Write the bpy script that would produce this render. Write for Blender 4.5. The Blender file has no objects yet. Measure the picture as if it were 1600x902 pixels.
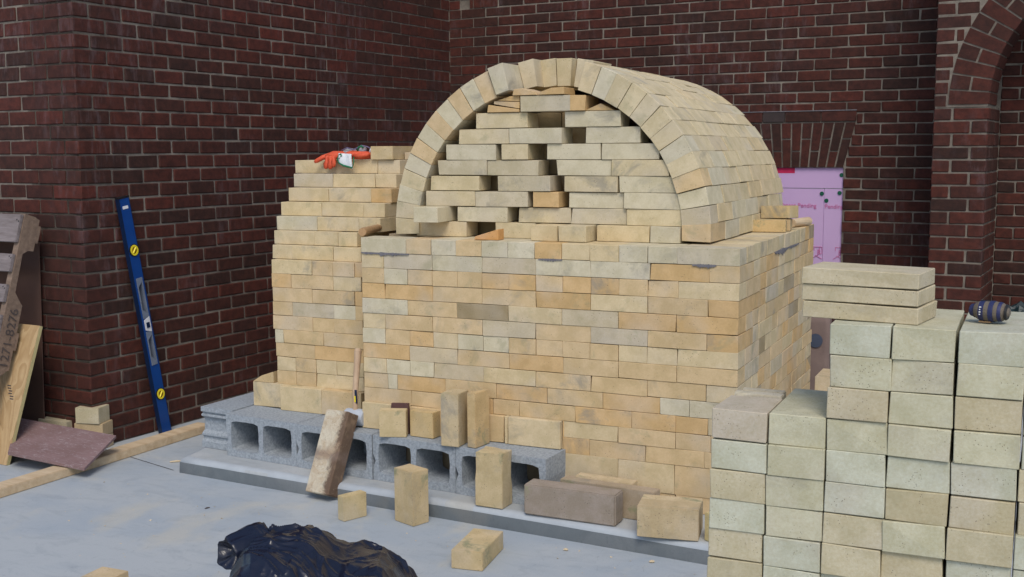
import bpy, bmesh, math, random
from mathutils import Vector, Matrix, noise
random.seed(7)
S = bpy.context.scene
COL = S.collection
R = math.radians
PI = math.pi

# ------------------------------------------------------------ camera
cam_d = bpy.data.cameras.new('camera')
cam = bpy.data.objects.new('camera', cam_d)
COL.objects.link(cam)
S.camera = cam
cam_d.sensor_width = 36.0
cam_d.lens = 1780.96 / 1600 * 36.0
cam_d.clip_start = 0.05
cam_d.clip_end = 300
_r = Vector((0.90802594, 0.41887213, -0.00591846))
_u = Vector((-0.04491511, 0.11139367, 0.99276084))
_f = Vector((-0.41649912, 0.90118677, -0.11996203))
m = Matrix.Identity(4)
for i in range(3):
    m[i][0] = _r[i]; m[i][1] = _u[i]; m[i][2] = -_f[i]
m[0][3], m[1][3], m[2][3] = 0.96979, -4.05566, 1.4302
cam.matrix_world = m

# ------------------------------------------------------------ world, sun, exposure
W = bpy.data.worlds.new('World')
S.world = W
W.use_nodes = True
wn = W.node_tree
SUN_EL, SUN_AZ = 50.0, 152.0           # overcast: a wide soft sun from behind the camera's right
sky = wn.nodes.new('ShaderNodeTexSky')
sky.sky_type = 'NISHITA'
sky.sun_disc = False
sky.sun_elevation = R(SUN_EL)
sky.sun_rotation = R(SUN_AZ)
sky.air_density = 1.0
sky.dust_density = 1.6
sky.ozone_density = 1.0
bg = wn.nodes['Background']
bg.inputs['Strength'].default_value = 0.125
wn.links.new(sky.outputs['Color'], bg.inputs['Color'])
sun_d = bpy.data.lights.new('sun', 'SUN')
sun_d.energy = 1.45
sun_d.angle = R(25)
sun_d.color = (1.0, 0.93, 0.82)
sun = bpy.data.objects.new('sun', sun_d)
COL.objects.link(sun)
az = R(SUN_AZ)
d = Vector((math.sin(az) * math.cos(R(SUN_EL)), math.cos(az) * math.cos(R(SUN_EL)), math.sin(R(SUN_EL))))
sun.rotation_euler = d.to_track_quat('Z', 'Y').to_euler()
sun.location = (0, 0, 8)
S.view_settings.view_transform = 'Standard'
S.view_settings.look = 'None'
S.view_settings.gamma = 1.0
S.view_settings.exposure = 0.36
S.view_settings.use_curve_mapping = False

AW = -0.08240975                       # the building is turned a little against the kiln
XW, YC, YB, YP = -3.1447, -0.2541, 3.0090, 2.50

# ------------------------------------------------------------ node helpers
def new_mat(name):
    m = bpy.data.materials.new(name)
    m.use_nodes = True
    nt = m.node_tree
    b = nt.nodes['Principled BSDF']
    return m, nt, b

def nd(nt, t, **kw):
    n = nt.nodes.new(t)
    for k, v in kw.items():
        if k in n.inputs: n.inputs[k].default_value = v
        else: setattr(n, k, v)
    return n

def mix(nt, fac, a, b, blend='MIX'):
    n = nt.nodes.new('ShaderNodeMix'); n.data_type = 'RGBA'; n.blend_type = blend
    for s, v in ((n.inputs[0], fac), (n.inputs[6], a), (n.inputs[7], b)):
        if hasattr(v, 'links'): nt.links.new(v, s)
        elif isinstance(v, (int, float)): s.default_value = v
        else: s.default_value = (*v, 1) if len(v) == 3 else v
    return n.outputs[2]

def ramp(nt, fac, p0, p1, c0=(0, 0, 0), c1=(1, 1, 1)):
    n = nt.nodes.new('ShaderNodeValToRGB')
    n.color_ramp.elements[0].position = p0; n.color_ramp.elements[1].position = p1
    n.color_ramp.elements[0].color = (*c0, 1); n.color_ramp.elements[1].color = (*c1, 1)
    nt.links.new(fac, n.inputs[0])
    return n.outputs[0]

def noise_tex(nt, vec, scale, detail=4, rough=.6, dist=0):
    n = nd(nt, 'ShaderNodeTexNoise', Scale=scale, Detail=detail, Roughness=rough, Distortion=dist)
    if vec: nt.links.new(vec, n.inputs['Vector'])
    return n.outputs['Fac']

def world_pos(nt, scale=(1, 1, 1), off=None):
    g = nt.nodes.new('ShaderNodeNewGeometry')
    mp = nt.nodes.new('ShaderNodeMapping')
    mp.inputs['Scale'].default_value = scale
    nt.links.new(g.outputs['Position'], mp.inputs['Vector'])
    if off is not None:
        sc = nd(nt, 'ShaderNodeVectorMath', operation='SCALE')
        sc.inputs[0].default_value = (13.0, 7.0, 5.0)
        nt.links.new(off, sc.inputs['Scale'])
        nt.links.new(sc.outputs[0], mp.inputs['Location'])
    return mp.outputs[0]

def math_n(nt, op, a, b=None):
    n = nt.nodes.new('ShaderNodeMath'); n.operation = op
    for i, v in enumerate((a, b)):
        if v is None: continue
        if hasattr(v, 'links'): nt.links.new(v, n.inputs[i])
        else: n.inputs[i].default_value = v
    return n.outputs[0]

def bump(nt, b, h, strength=.3, dist=.002):
    n = nd(nt, 'ShaderNodeBump', Strength=strength, Distance=dist)
    nt.links.new(h, n.inputs['Height'])
    nt.links.new(n.outputs[0], b.inputs['Normal'])

# fire brick: colour comes from the object's own colour, grain, pinholes and smudges on top
def firebrick_mat(name, speck=.5, pits=1.0, smudge=.5, pscale=95.0, prad=.15):
    m, nt, b = new_mat(name)
    oi = nt.nodes.new('ShaderNodeObjectInfo')
    P = world_pos(nt, off=oi.outputs['Random'])
    n1 = noise_tex(nt, P, 14, 4, .6)
    n2 = noise_tex(nt, P, 160, 5, .75)
    n3 = noise_tex(nt, P, 6, 5, .7, .6)
    base = mix(nt, ramp(nt, n1, .40, .60), mix(nt, 1.0, oi.outputs['Color'], (.90, .885, .83), 'MULTIPLY'), mix(nt, 1.0, oi.outputs['Color'], (1.04, 1.03, 1.02), 'MULTIPLY'))
    nL = noise_tex(nt, P, 4, 3, .5)
    base = mix(nt, math_n(nt, 'MULTIPLY', ramp(nt, nL, .52, .66), .35), base, (.50, .46, .40))
    base = mix(nt, math_n(nt, 'MULTIPLY', ramp(nt, n2, .3, .75), speck), base, mix(nt, 1.0, base, (.80, .74, .64), 'MULTIPLY'))
    # grey handling smudges on some bricks only
    sm = math_n(nt, 'MULTIPLY', ramp(nt, n3, .54, .66), math_n(nt, 'MULTIPLY', ramp(nt, oi.outputs['Random'], .35, .9), smudge))
    base = mix(nt, sm, base, (.24, .225, .19))
    # greenish grey weather stain on a few
    n6 = noise_tex(nt, P, 9, 4, .65, .4)
    base = mix(nt, math_n(nt, 'MULTIPLY', ramp(nt, n6, .60, .70), smudge * .6), base, (.26, .255, .15))
    v = nd(nt, 'ShaderNodeTexVoronoi', Scale=pscale); nt.links.new(P, v.inputs['Vector'])
    v2 = noise_tex(nt, P, 17, 2, .5)
    pit = math_n(nt, 'MULTIPLY', math_n(nt, 'LESS_THAN', v.outputs['Distance'], prad), math_n(nt, 'GREATER_THAN', v2, .60 - .04 * pits))
    base = mix(nt, math_n(nt, 'MULTIPLY', pit, .75 * pits), base, (.10, .08, .06))
    nt.links.new(base, b.inputs['Base Color'])
    b.inputs['Roughness'].default_value = .92
    b.inputs['Specular IOR Level'].default_value = .25
    h = math_n(nt, 'SUBTRACT', math_n(nt, 'MULTIPLY', n2, 1.0), math_n(nt, 'MULTIPLY', pit, .8))
    h = math_n(nt, 'ADD', h, math_n(nt, 'MULTIPLY', n1, .6))
    bump(nt, b, h, .45, .0016)
    return m

M = {}
M['fire'] = firebrick_mat('firebrick_tan', .6, .7, .6)
M['fire_loose'] = firebrick_mat('firebrick_used', .8, 1.2, 1.5, 120.0, .16)
M['fire_stack'] = firebrick_mat('firebrick_speckled', .9, .8, .3, 170.0, .19)

def red_brick_mat(name, stuff=False):
    m, nt, b = new_mat(name)
    if stuff:
        g = nt.nodes.new('ShaderNodeNewGeometry'); rnd = g.outputs['Random Per Island']
    else:
        g = nt.nodes.new('ShaderNodeObjectInfo'); rnd = g.outputs['Random']
    P = world_pos(nt)
    c = nt.nodes.new('ShaderNodeValToRGB')
    c.color_ramp.interpolation = 'LINEAR'
    els = c.color_ramp.elements
    els[0].position = 0; els[0].color = (.036, .016, .012, 1)
    els[1].position = 1; els[1].color = (.090, .021, .0135, 1)
    for p, col in ((.15, (.046, .0175, .0125)), (.45, (.060, .018, .0125)), (.75, (.075, .020, .013)), (.9, (.050, .019, .015))):
        e = els.new(p); e.color = (*col, 1)
    nt.links.new(rnd, c.inputs[0])
    n1 = noise_tex(nt, P, 25, 5, .7)
    n2 = noise_tex(nt, world_pos(nt, (1, 1, 3)), 130, 4, .7)
    base = mix(nt, ramp(nt, n1, .38, .62), mix(nt, 1.0, c.outputs[0], (.66, .68, .70), 'MULTIPLY'), mix(nt, 1.0, c.outputs[0], (1.16, 1.1, 1.08), 'MULTIPLY'))
    base = mix(nt, math_n(nt, 'MULTIPLY', ramp(nt, n2, .55, .8), .35), base, (.030, .017, .015))
    # lilac efflorescence in loose vertical runs
    nb = noise_tex(nt, world_pos(nt, (1, 1, .5)), 1.7, 3, .6)
    nf = noise_tex(nt, world_pos(nt, (3.2, 3.2, .8)), 9, 5, .7)
    ef = math_n(nt, 'MULTIPLY', ramp(nt, nb, .50, .60), ramp(nt, nf, .50, .64))
    base = mix(nt, math_n(nt, 'MULTIPLY', ef, .26), base, (.17, .125, .135))
    # mortar crumbs and scratches
    nv = noise_tex(nt, P, 60, 3, .8, 2)
    base = mix(nt, math_n(nt, 'MULTIPLY', ramp(nt, nv, .70, .76), .4), base, (.26, .22, .19))
    nt.links.new(base, b.inputs['Base Color'])
    b.inputs['Roughness'].default_value = .82
    b.inputs['Specular IOR Level'].default_value = .3
    bump(nt, b, math_n(nt, 'ADD', n2, n1), .5, .002)
    return m
M['red'] = red_brick_mat('red_brick')
M['red_stuff'] = red_brick_mat('red_brick_field', True)

def simple(name, col, rough=.6, col2=None, scale=20, bstr=0, bscale=80, metal=0, stretch=(1, 1, 1), lo=.35, hi=.7, spec=.4, obj=False):
    m, nt, b = new_mat(name)
    if obj:
        tc = nt.nodes.new('ShaderNodeTexCoord'); mp = nt.nodes.new('ShaderNodeMapping')
        mp.inputs['Scale'].default_value = stretch; nt.links.new(tc.outputs['Object'], mp.inputs['Vector']); P = mp.outputs[0]
    else: P = world_pos(nt, stretch)
    n1 = noise_tex(nt, P, scale, 5, .65, .3)
    c = mix(nt, ramp(nt, n1, lo, hi), col, col2 or tuple(v * .8 for v in col))
    nt.links.new(c, b.inputs['Base Color'])
    b.inputs['Roughness'].default_value = rough
    b.inputs['Metallic'].default_value = metal
    b.inputs['Specular IOR Level'].default_value = spec
    if bstr: bump(nt, b, noise_tex(nt, P, bscale, 5, .7), bstr, .003)
    return m

M['mortar'] = simple('mortar', (.225, .195, .16), .95, (.12, .10, .082), 7, .8, 110, lo=.38, hi=.62)
M['core'] = simple('core_brick', (.36, .28, .18), .95)
M['block'] = simple('cinder_block_concrete', (.36, .40, .44), .97, (.225, .25, .275), 95, 1.0, 190, lo=.36, hi=.66)
M['smear'] = simple('dried_grey_mortar', (.13, .125, .14), .95, (.20, .19, .20), 50, .6, 150)
M['lumber'] = simple('sawn_pine', (.60, .47, .31), .8, (.46, .33, .20), 5, .3, 60, stretch=(6, 1, 6), obj=True)
M['pallet'] = simple('weathered_pallet_wood', (.235, .165, .12), .9, (.145, .10, .075), 6, .5, 50, stretch=(1, 8, 8), obj=True)
M['pallet_slat'] = simple('grey_pallet_slat', (.24, .205, .205), .9, (.13, .105, .10), 6, .5, 50, stretch=(1, 8, 8), obj=True)
M['hardboard'] = simple('brown_hardboard', (.115, .062, .045), .8, (.085, .045, .035), 4, .1, 50)
M['handle'] = simple('hickory_handle', (.44, .27, .13), .5, (.30, .17, .08), 8, .1, 60, stretch=(12, 12, 1), obj=True)
M['iron'] = simple('dark_iron', (.03, .03, .032), .5, metal=.6)
M['blue'] = simple('blue_level_paint', (.006, .045, .20), .32, (.008, .055, .23), 8)
M['dark_blue'] = simple('dark_blue_edge', (.004, .016, .055), .4)
M['black'] = simple('black_plastic', (.012, .012, .014), .45)
M['yellow'] = simple('yellow_vial_ring', (.80, .66, .03), .4, (.75, .6, .03))
M['vial'] = simple('vial_fluid', (.25, .13, .01), .2)
M['white'] = simple('white_label', (.72, .72, .74), .5)
M['grip'] = simple('grey_grip', (.17, .20, .26), .55)
M['orange'] = simple('orange_rubber', (.66, .10, .04), .65, (.55, .075, .03), 60, .2, 200)
M['cuff'] = simple('white_knit', (.66, .68, .70), .9, (.55, .57, .6), 150, .5, 300)
M['green'] = simple('green_hem', (.01, .16, .07), .8)
M['rubber_white'] = simple('grey_white_rubber', (.44, .48, .53), .6, (.38, .41, .46), 20)
M['taupe'] = simple('taupe_nylon', (.15, .125, .095), .75, (.115, .095, .075), 70, .4, 300)
M['navy'] = simple('navy_stripe', (.014, .020, .075), .6, (.025, .03, .10), 50)
M['tile'] = simple('brown_tile', (.115, .055, .05), .7, (.085, .042, .04), 40)
M['tarp'] = simple('dark_teal_tarp', (.012, .035, .042), .45, (.008, .016, .02), 9)
M['card'] = simple('brown_sack_paper', (.20, .145, .125), .85, (.155, .11, .10), 9, .3, 30)
M['ink'] = simple('black_ink', (.05, .04, .04), .8, (.11, .085, .075), 90)
M['red_ink'] = simple('red_print', (.55, .02, .09), .6)
M['faint_ink'] = simple('faint_red_print', (.60, .16, .36), .6)
M['green_cap'] = simple('green_fastener', (.01, .10, .06), .5)
M['dark_void'] = simple('dark_opening', (.02, .012, .012), .9)
M['lintel'] = simple('dark_steel_lintel', (.045, .03, .028), .7, (.025, .02, .02), 12)
M['chip'] = simple('sawdust_chip', (.62, .50, .33), .9)

def foam_mat():
    m, nt, b = new_mat('pink_foam_board')
    P = world_pos(nt)
    c = mix(nt, ramp(nt, noise_tex(nt, P, 3, 3, .5), .3, .7), (.52, .35, .58), (.57, .39, .62))
    nt.links.new(c, b.inputs['Base Color']); b.inputs['Roughness'].default_value = .6
    return m
M['foam'] = foam_mat()

def dusty_board():
    m, nt, b = new_mat('dusty_brown_board')
    P = world_pos(nt)
    n1 = noise_tex(nt, P, 5, 4, .6); n2 = noise_tex(nt, world_pos(nt, (3, 14, 6)), 7, 6, .8, 1.5)
    c = mix(nt, ramp(nt, n1, .35, .7), (.18, .11, .105), (.24, .155, .155))
    c = mix(nt, math_n(nt, 'MULTIPLY', ramp(nt, n2, .54, .64), .55), c, (.44, .40, .42))
    nt.links.new(c, b.inputs['Base Color']); b.inputs['Roughness'].default_value = .7
    return m
M['board'] = dusty_board()

def plywood_mat():
    m, nt, b = new_mat('plywood_face')
    tc = nt.nodes.new('ShaderNodeTexCoord'); mp = nt.nodes.new('ShaderNodeMapping')
    mp.inputs['Scale'].default_value = (2.2, 2.2, .75); nt.links.new(tc.outputs['Object'], mp.inputs['Vector'])
    n0 = noise_tex(nt, mp.outputs[0], 2.2, 3, .5, .5)
    rings = math_n(nt, 'FRACT', math_n(nt, 'MULTIPLY', n0, 22.0))
    c = mix(nt, ramp(nt, rings, .15, .75), (.47, .33, .175), (.38, .25, .12))
    n1 = noise_tex(nt, mp.outputs[0], 60, 4, .7)
    c = mix(nt, math_n(nt, 'MULTIPLY', ramp(nt, n1, .5, .8), .4), c, (.26, .14, .07))
    nt.links.new(c, b.inputs['Base Color']); b.inputs['Roughness'].default_value = .75
    return m
M['plywood'] = plywood_mat()
M['ply_edge'] = simple('plywood_edge', (.50, .45, .22), .85, (.36, .28, .14), 30, stretch=(20, 20, 1), obj=True)

def concrete_mat(name, c0, c1, cs, warm=.5, bs=.25):
    m, nt, b = new_mat(name)
    P = world_pos(nt)
    n1 = noise_tex(nt, world_pos(nt, (1, 1.5, 1)), 1.4, 6, .62, .5)
    n2 = noise_tex(nt, world_pos(nt, (1, 2.2, 1)), 6, 7, .72, .8)
    n3 = noise_tex(nt, P, 220, 4, .8)
    nw = noise_tex(nt, world_pos(nt, (1.2, .8, 1)), 2.1, 5, .6, .3)
    c = mix(nt, ramp(nt, n1, .42, .58), c0, c1)
    c = mix(nt, math_n(nt, 'MULTIPLY', ramp(nt, n2, .50, .64), .38), c, tuple(v * .76 for v in c0))
    c = mix(nt, math_n(nt, 'MULTIPLY', ramp(nt, nw, .53, .64), warm), c, cs)
    c = mix(nt, math_n(nt, 'MULTIPLY', ramp(nt, n3, .54, .66), .28), c, tuple(v * .55 for v in c0))
    # fine scuffs
    n5 = noise_tex(nt, world_pos(nt, (4, 1.2, 1)), 11, 6, .8, 2)
    c = mix(nt, math_n(nt, 'MULTIPLY', ramp(nt, n5, .58, .66), .3), c, tuple(v * .5 for v in c0))
    nt.links.new(c, b.inputs['Base Color'])
    b.inputs['Roughness'].default_value = .75
    b.inputs['Specular IOR Level'].default_value = .35
    bump(nt, b, math_n(nt, 'ADD', n3, n2), bs, .002)
    return m
M['floor'] = concrete_mat('floor_concrete', (.335, .38, .425), (.395, .425, .445), (.50, .47, .39), .5)
M['plinth'] = concrete_mat('plinth_concrete', (.36, .385, .40), (.44, .455, .46), (.5, .47, .40), .35, .35)
M['plinth_edge'] = simple('paler_edge', (.40, .435, .465), .5, (.34, .37, .40), 12, .15, 80)  # paler, smoother concrete for the rounded edge band
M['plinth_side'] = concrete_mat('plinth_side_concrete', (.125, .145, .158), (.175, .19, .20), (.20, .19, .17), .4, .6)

def bag_mat():
    m, nt, b = new_mat('black_bag_plastic')
    P = world_pos(nt)
    b.inputs['Base Color'].default_value = (.009, .012, .026, 1)
    b.inputs['Roughness'].default_value = .24
    b.inputs['Specular IOR Level'].default_value = .42
    n = noise_tex(nt, world_pos(nt, (1, 1.6, 1)), 9, 4, .5, 1.6)
    bump(nt, b, n, .22, .02)
    return m
M['bag'] = bag_mat()

# ------------------------------------------------------------ object helpers
def link(name, me, parent=None, mat=None, loc=(0, 0, 0), rot=(0, 0, 0), color=None):
    o = bpy.data.objects.new(name, me)
    COL.objects.link(o)
    if mat is not None and me is not None and not me.materials: me.materials.append(mat)
    o.parent = parent
    o.location = loc; o.rotation_euler = rot
    if color: o.color = (*color, 1)
    return o

def tag(o, label=None, cat=None, group=None, kind=None):
    if label: o['label'] = label
    if cat: o['category'] = cat
    if group: o['group'] = group
    if kind: o['kind'] = kind
    return o

def empty(name, loc=(0, 0, 0), rz=0.0, rot=None):
    o = bpy.data.objects.new(name, None)
    o.empty_display_size = .05
    COL.objects.link(o); o.location = loc
    o.rotation_euler = rot if rot else (0, 0, rz)
    return o

_cache = {}
def block_mesh(lx, ly, lz, key='fire', bev=.0013, jit=.0011, nvar=4, mat=None):
    """a brick-like box, centred, with worn edges; alike sizes share their mesh"""
    v = random.randrange(nvar)
    k = (round(lx, 3), round(ly, 3), round(lz, 4), key, v)
    if k in _cache: return _cache[k]
    bm = bmesh.new()
    bmesh.ops.create_cube(bm, size=1.0)
    for q in bm.verts:
        q.co = Vector((q.co.x * lx, q.co.y * ly, q.co.z * lz)) + Vector([random.uniform(-jit, jit) for _ in range(3)])
    if key != 'red' and v % 2 == 0 and min(lx, ly, lz) > .02:
        q = random.choice(bm.verts[:]); q.co -= q.co.normalized() * random.uniform(.0025, .0055)
    if bev: bmesh.ops.bevel(bm, geom=bm.edges[:], offset=bev, segments=1, affect='EDGES')
    me = bpy.data.meshes.new('brick_mesh'); bm.to_mesh(me); bm.free()
    if mat: me.materials.append(mat)
    _cache[k] = me
    return me

def bm_obj(name, bm, mat, parent=None, loc=(0, 0, 0), rot=(0, 0, 0), smooth=False):
    me = bpy.data.meshes.new(name); bm.to_mesh(me); bm.free()
    if smooth:
        for p in me.polygons: p.use_smooth = True
    me.materials.append(mat)
    return link(name, me, parent, None, loc, rot)

def add_box(bm, x0, x1, y0, y1, z0, z1, mtx=None):
    vs = [bm.verts.new((x, y, z)) for z in (z0, z1) for y in (y0, y1) for x in (x0, x1)]
    if mtx:
        for v in vs: v.co = mtx @ v.co
    for f in ((0, 2, 3, 1), (4, 5, 7, 6), (0, 1, 5, 4), (2, 6, 7, 3), (0, 4, 6, 2), (1, 3, 7, 5)):
        bm.faces.new([vs[i] for i in f])
    return vs

def box_obj(name, x0, x1, y0, y1, z0, z1, mat, parent=None, bev=0, loc=(0, 0, 0), rot=(0, 0, 0)):
    bm = bmesh.new(); add_box(bm, x0, x1, y0, y1, z0, z1)
    if bev: bmesh.ops.bevel(bm, geom=bm.edges[:], offset=bev, segments=2, affect='EDGES')
    return bm_obj(name, bm, mat, parent, loc, rot)

def add_tube(bm, pts, radii, n=12, cap=True):
    rings = []
    for i, p in enumerate(pts):
        p = Vector(p)
        a = Vector(pts[max(i - 1, 0)]); c = Vector(pts[min(i + 1, len(pts) - 1)])
        t = (c - a).normalized()
        s = t.cross(Vector((0, 0, 1)) if abs(t.z) < .9 else Vector((1, 0, 0))).normalized(); w = s.cross(t)
        r = radii[i] if hasattr(radii, '__len__') else radii
        rx, ry = r if hasattr(r, '__len__') else (r, r)
        rings.append([bm.verts.new(p + s * rx * math.cos(2 * PI * k / n) + w * ry * math.sin(2 * PI * k / n)) for k in range(n)])
    for a, b in zip(rings, rings[1:]):
        for k in range(n): bm.faces.new((a[k], a[(k + 1) % n], b[(k + 1) % n], b[k]))
    if cap:
        bm.faces.new(rings[0][::-1]); bm.faces.new(rings[-1])

def add_prism(bm, poly, axis, a, b):
    """poly in the two other axes, extruded along axis from a to b"""
    def mk(p, t):
        return {0: (t, p[0], p[1]), 1: (p[0], t, p[1]), 2: (p[0], p[1], t)}[axis]
    A = [bm.verts.new(mk(p, a)) for p in poly]; B = [bm.verts.new(mk(p, b)) for p in poly]
    n = len(poly)
    for i in range(n): bm.faces.new((A[i], A[(i + 1) % n], B[(i + 1) % n], B[i]))
    bm.faces.new(A[::-1]); bm.faces.new(B)
    bmesh.ops.recalc_face_normals(bm, faces=bm.faces[:])

def text_mesh(name, body, size, mat, parent, loc, rot, extrude=.0006, align='LEFT'):
    cu = bpy.data.curves.new(name, 'FONT'); cu.body = body; cu.size = size; cu.extrude = extrude; cu.align_x = align
    tmp = bpy.data.objects.new(name, cu); COL.objects.link(tmp)
    dg = bpy.context.evaluated_depsgraph_get()
    me = bpy.data.meshes.new_from_object(tmp.evaluated_get(dg))
    bpy.data.objects.remove(tmp)
    me.materials.clear(); me.materials.append(mat)
    return link(name, me, parent, None, loc, rot)

PAL = {'t': (.605, .465, .28), 'l': (.61, .505, .325), 'w': (.585, .535, .40), 'o': (.60, .418, .215),
       'g': (.54, .47, .345), 'G': (.36, .29, .18), 's': (.535, .475, .345), 'v': (.60, .515, .345)}
def pal(c, j=.05):
    k = 1 + random.uniform(-j, j); h = random.uniform(-.02, .02)
    r, g, b = PAL[c]
    return (r * k, g * k * (1 + h * .4), b * k * (1 + h * 2))

def brick(parent, x0, x1, y0, y1, z0, z1, col, mat='fire', rot=None, gap=.0007, top=False, name='brick'):
    me = block_mesh(x1 - x0 - 2 * gap, y1 - y0 - 2 * gap, z1 - z0 - 2 * gap, mat, mat=M[mat])
    r = rot or (random.uniform(-.002, .002), random.uniform(-.002, .002), random.uniform(-.004, .004))
    return link(name, me, parent, None, ((x0 + x1) / 2, (y0 + y1) / 2, (z0 + z1) / 2), r, col)

# ============================================================ ground
def grid_sheet(name, x0, x1, y0, y1, z, mat):
    bm = bmesh.new()
    vs = [bm.verts.new(p) for p in ((x0, y0, z), (x1, y0, z), (x1, y1, z), (x0, y1, z))]
    bm.faces.new(vs)
    return bm_obj(name, bm, mat)
g = tag(grid_sheet('ground', -30, 30, -30, 30, 0, M['floor']), kind='structure')
# control joint sawn into the floor
bm = bmesh.new()
for a, b in (((-3.14, .035), (-2.54, -.132)), ((-3.9, .2), (-3.14, .035))):
    a, b = Vector((*a, .0015)), Vector((*b, .0015)); n = (b - a).cross(Vector((0, 0, 1))).normalized() * .002
    bm.faces.new([bm.verts.new(p) for p in (a - n, b - n, b + n, a + n)])
tag(bm_obj('floor_joint', bm, M['dark_void']), kind='structure')

# raised concrete plinth with a rounded edge in a paler tone
def plinth():
    A, B = Vector((-2.490, -.150)), Vector((2.6, -.495))
    C_, D_ = Vector((2.6, 3.4)), Vector((-2.85, 2.6))
    ins = [(0, 0), (.002, .050), (.008, .062), (.018, .069), (.030, .071)]
    pts = [A, B, C_, D_]
    cen = sum(pts, Vector((0, 0))) / 4
    bm = bmesh.new(); rings = []
    NS = 40
    for off, z in ins:
        ring = []
        for i in range(4):
            p, q = pts[i], pts[(i + 1) % 4]
            for s in range(NS):
                t = s / NS
                c = p.lerp(q, t)
                w = noise.noise(Vector((c.x * 9, c.y * 9, z * 20))) * .0035 if z > 0 else noise.noise(Vector((c.x * 3, c.y * 3, 0))) * .003
                dvec = (q - p).normalized(); nn = Vector((-dvec.y, dvec.x))
                # inward normal, mitred simply towards the centre at corners
                k = min(s, NS - s) / NS
                c = c + nn * (off + w)
                if s == 0:
                    pd = (pts[i] - pts[i - 1]).normalized(); c = pts[i] + (nn + Vector((-pd.y, pd.x))) * off
                ring.append(bm.verts.new((c.x, c.y, z)))
        rings.append(ring)
    n = len(rings[0])
    for ri, (a, b) in enumerate(zip(rings, rings[1:])):
        for k in range(n):
            f = bm.faces.new((a[k], a[(k + 1) % n], b[(k + 1) % n], b[k])); f.smooth = True
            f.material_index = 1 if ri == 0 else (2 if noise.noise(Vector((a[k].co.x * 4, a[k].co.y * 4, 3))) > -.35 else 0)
    bm.faces.new(rings[-1])
    o = bm_obj('concrete_plinth', bm, M['plinth'])
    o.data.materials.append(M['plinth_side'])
    o.data.materials.append(M['plinth_edge'])
    return tag(o, kind='structure')
plinth()
PZ = .0715

# ============================================================ red brick building
def wall_field(thing, plane, u0, u1, z0, hr, nrows, pitch, depth, face, phase, holes=(), limit=300, view=None, jw=.0085, corner=None, bh=None, partial=True):
    """bricks in running bond on a wall; plane 'x' = wall at X=face, bricks run along Y; plane 'y' = wall at Y=face, bricks run along X.
    The bricks that show largest become parts, the rest one joined part."""
    L = []
    bl = pitch - jw
    bh = bh or hr - jw
    for r in range(nrows):
        zb = z0 + r * hr + jw / 2
        par = r % 2
        u = u0 + (phase[par] if phase else 0)
        edges = []
        if partial and phase and phase[par] > 0.02: edges.append((u0, u - jw))
        while u < u1 - .01:
            edges.append((u, min(u + bl, u1))); u += pitch
        for a, b in edges:
            if b - a < .02: continue
            segs = [(a, b)]
            for hole in holes:
                ns = []
                for (p, q) in segs:
                    h = hole(zb + bh / 2)
                    if h is None or q <= h[0] or p >= h[1]: ns.append((p, q)); continue
                    if h[0] - p > .02: ns.append((p, h[0]))
                    if q - h[1] > .02: ns.append((h[1], q))
                segs = ns
            for p, q in segs: L.append((p, q, zb, r))
    L.sort(key=lambda t: view(t) if view else 0)
    bm = bmesh.new(); rest = 0
    for i, (p, q, zb, r) in enumerate(L):
        proud = random.uniform(-.0015, .0015)
        cz = zb + bh / 2 + random.uniform(-.0008, .0008)
        if plane == 'x': c = (face - depth / 2 + proud, (p + q) / 2, cz); dim = (depth, q - p, bh)
        else: c = ((p + q) / 2, face + depth / 2 + proud, cz); dim = (q - p, depth, bh)
        if i < limit:
            me = block_mesh(*dim, key='red', bev=.0045, jit=.0022, nvar=6, mat=M['red'])
            link('brick', me, thing, None, c, (random.uniform(-.006, .006), random.uniform(-.006, .006), random.uniform(-.003, .003)))
        else:
            add_box(bm, c[0] - dim[0] / 2, c[0] + dim[0] / 2, c[1] - dim[1] / 2, c[1] + dim[1] / 2, c[2] - dim[2] / 2, c[2] + dim[2] / 2); rest += 1
    if rest: tag(bm_obj('brick_field', bm, M['red_stuff'], thing), kind='stuff')
    else: bm.free()

HR = .07105
Z0 = .28627 - 5 * HR      # bottom of the lowest course
def vis(lim_lo, lim_hi, near):
    return lambda t: (0 if lim_lo <= t[2] <= lim_hi else 10) + near(t)

# side wall (the level leans on it), running away from the corner
side = tag(empty('brick_wall', (0, 0, 0), AW), 'long dark red brick wall running back from the outer corner, blue level leaning on it', 'wall')
wall_field(side, 'x', YC + .103, YB, Z0, HR, 46, .1975, .09, XW, (0, .096), partial=False,
           view=vis(.0, 2.32, lambda t: t[0] * .9 + abs(t[2] - 1.2) * .3), jw=.009)
box_obj('mortar', XW - .35, XW - .005, YC + .005, YB + .2, 0, Z0 + 46 * HR, M['mortar'], side)

# short return of the same building left of the corner
ret = tag(empty('brick_wall', (0, 0, 0), AW), 'red brick wall face left of the outer corner, pallet leaning against it', 'wall')
L0 = 0
for r in range(46):
    zb = Z0 + r * HR + .0045
    cz = zb + (HR - .009) / 2
    a = XW
    first = (.192 if r % 2 == 0 else .094)
    x = a; k = 0
    while x > -5.6:
        l = first if k == 0 else .188
        if x < -4.35:
            break
        me = block_mesh(l, .09, HR - .009, key='red', bev=.0035, jit=.0018, mat=M['red'])
        if k == 0: # corner brick is shared by both faces
            dim = (l, .094 if r % 2 == 0 else .19, HR - .009)
            me = block_mesh(*dim, key='red', bev=.0045, jit=.002, mat=M['red'])
            link('brick', me, ret, None, (x - l / 2 + random.uniform(-.001, .001), YC + dim[1] / 2 + random.uniform(-.001, .001), cz))
        else:
            link('brick', me, ret, None, (x - l / 2, YC + .045 + random.uniform(-.0015, .0015), cz), (0, 0, random.uniform(-.004, .004)))
        x -= l + .009; k += 1
bm = bmesh.new()
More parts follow.
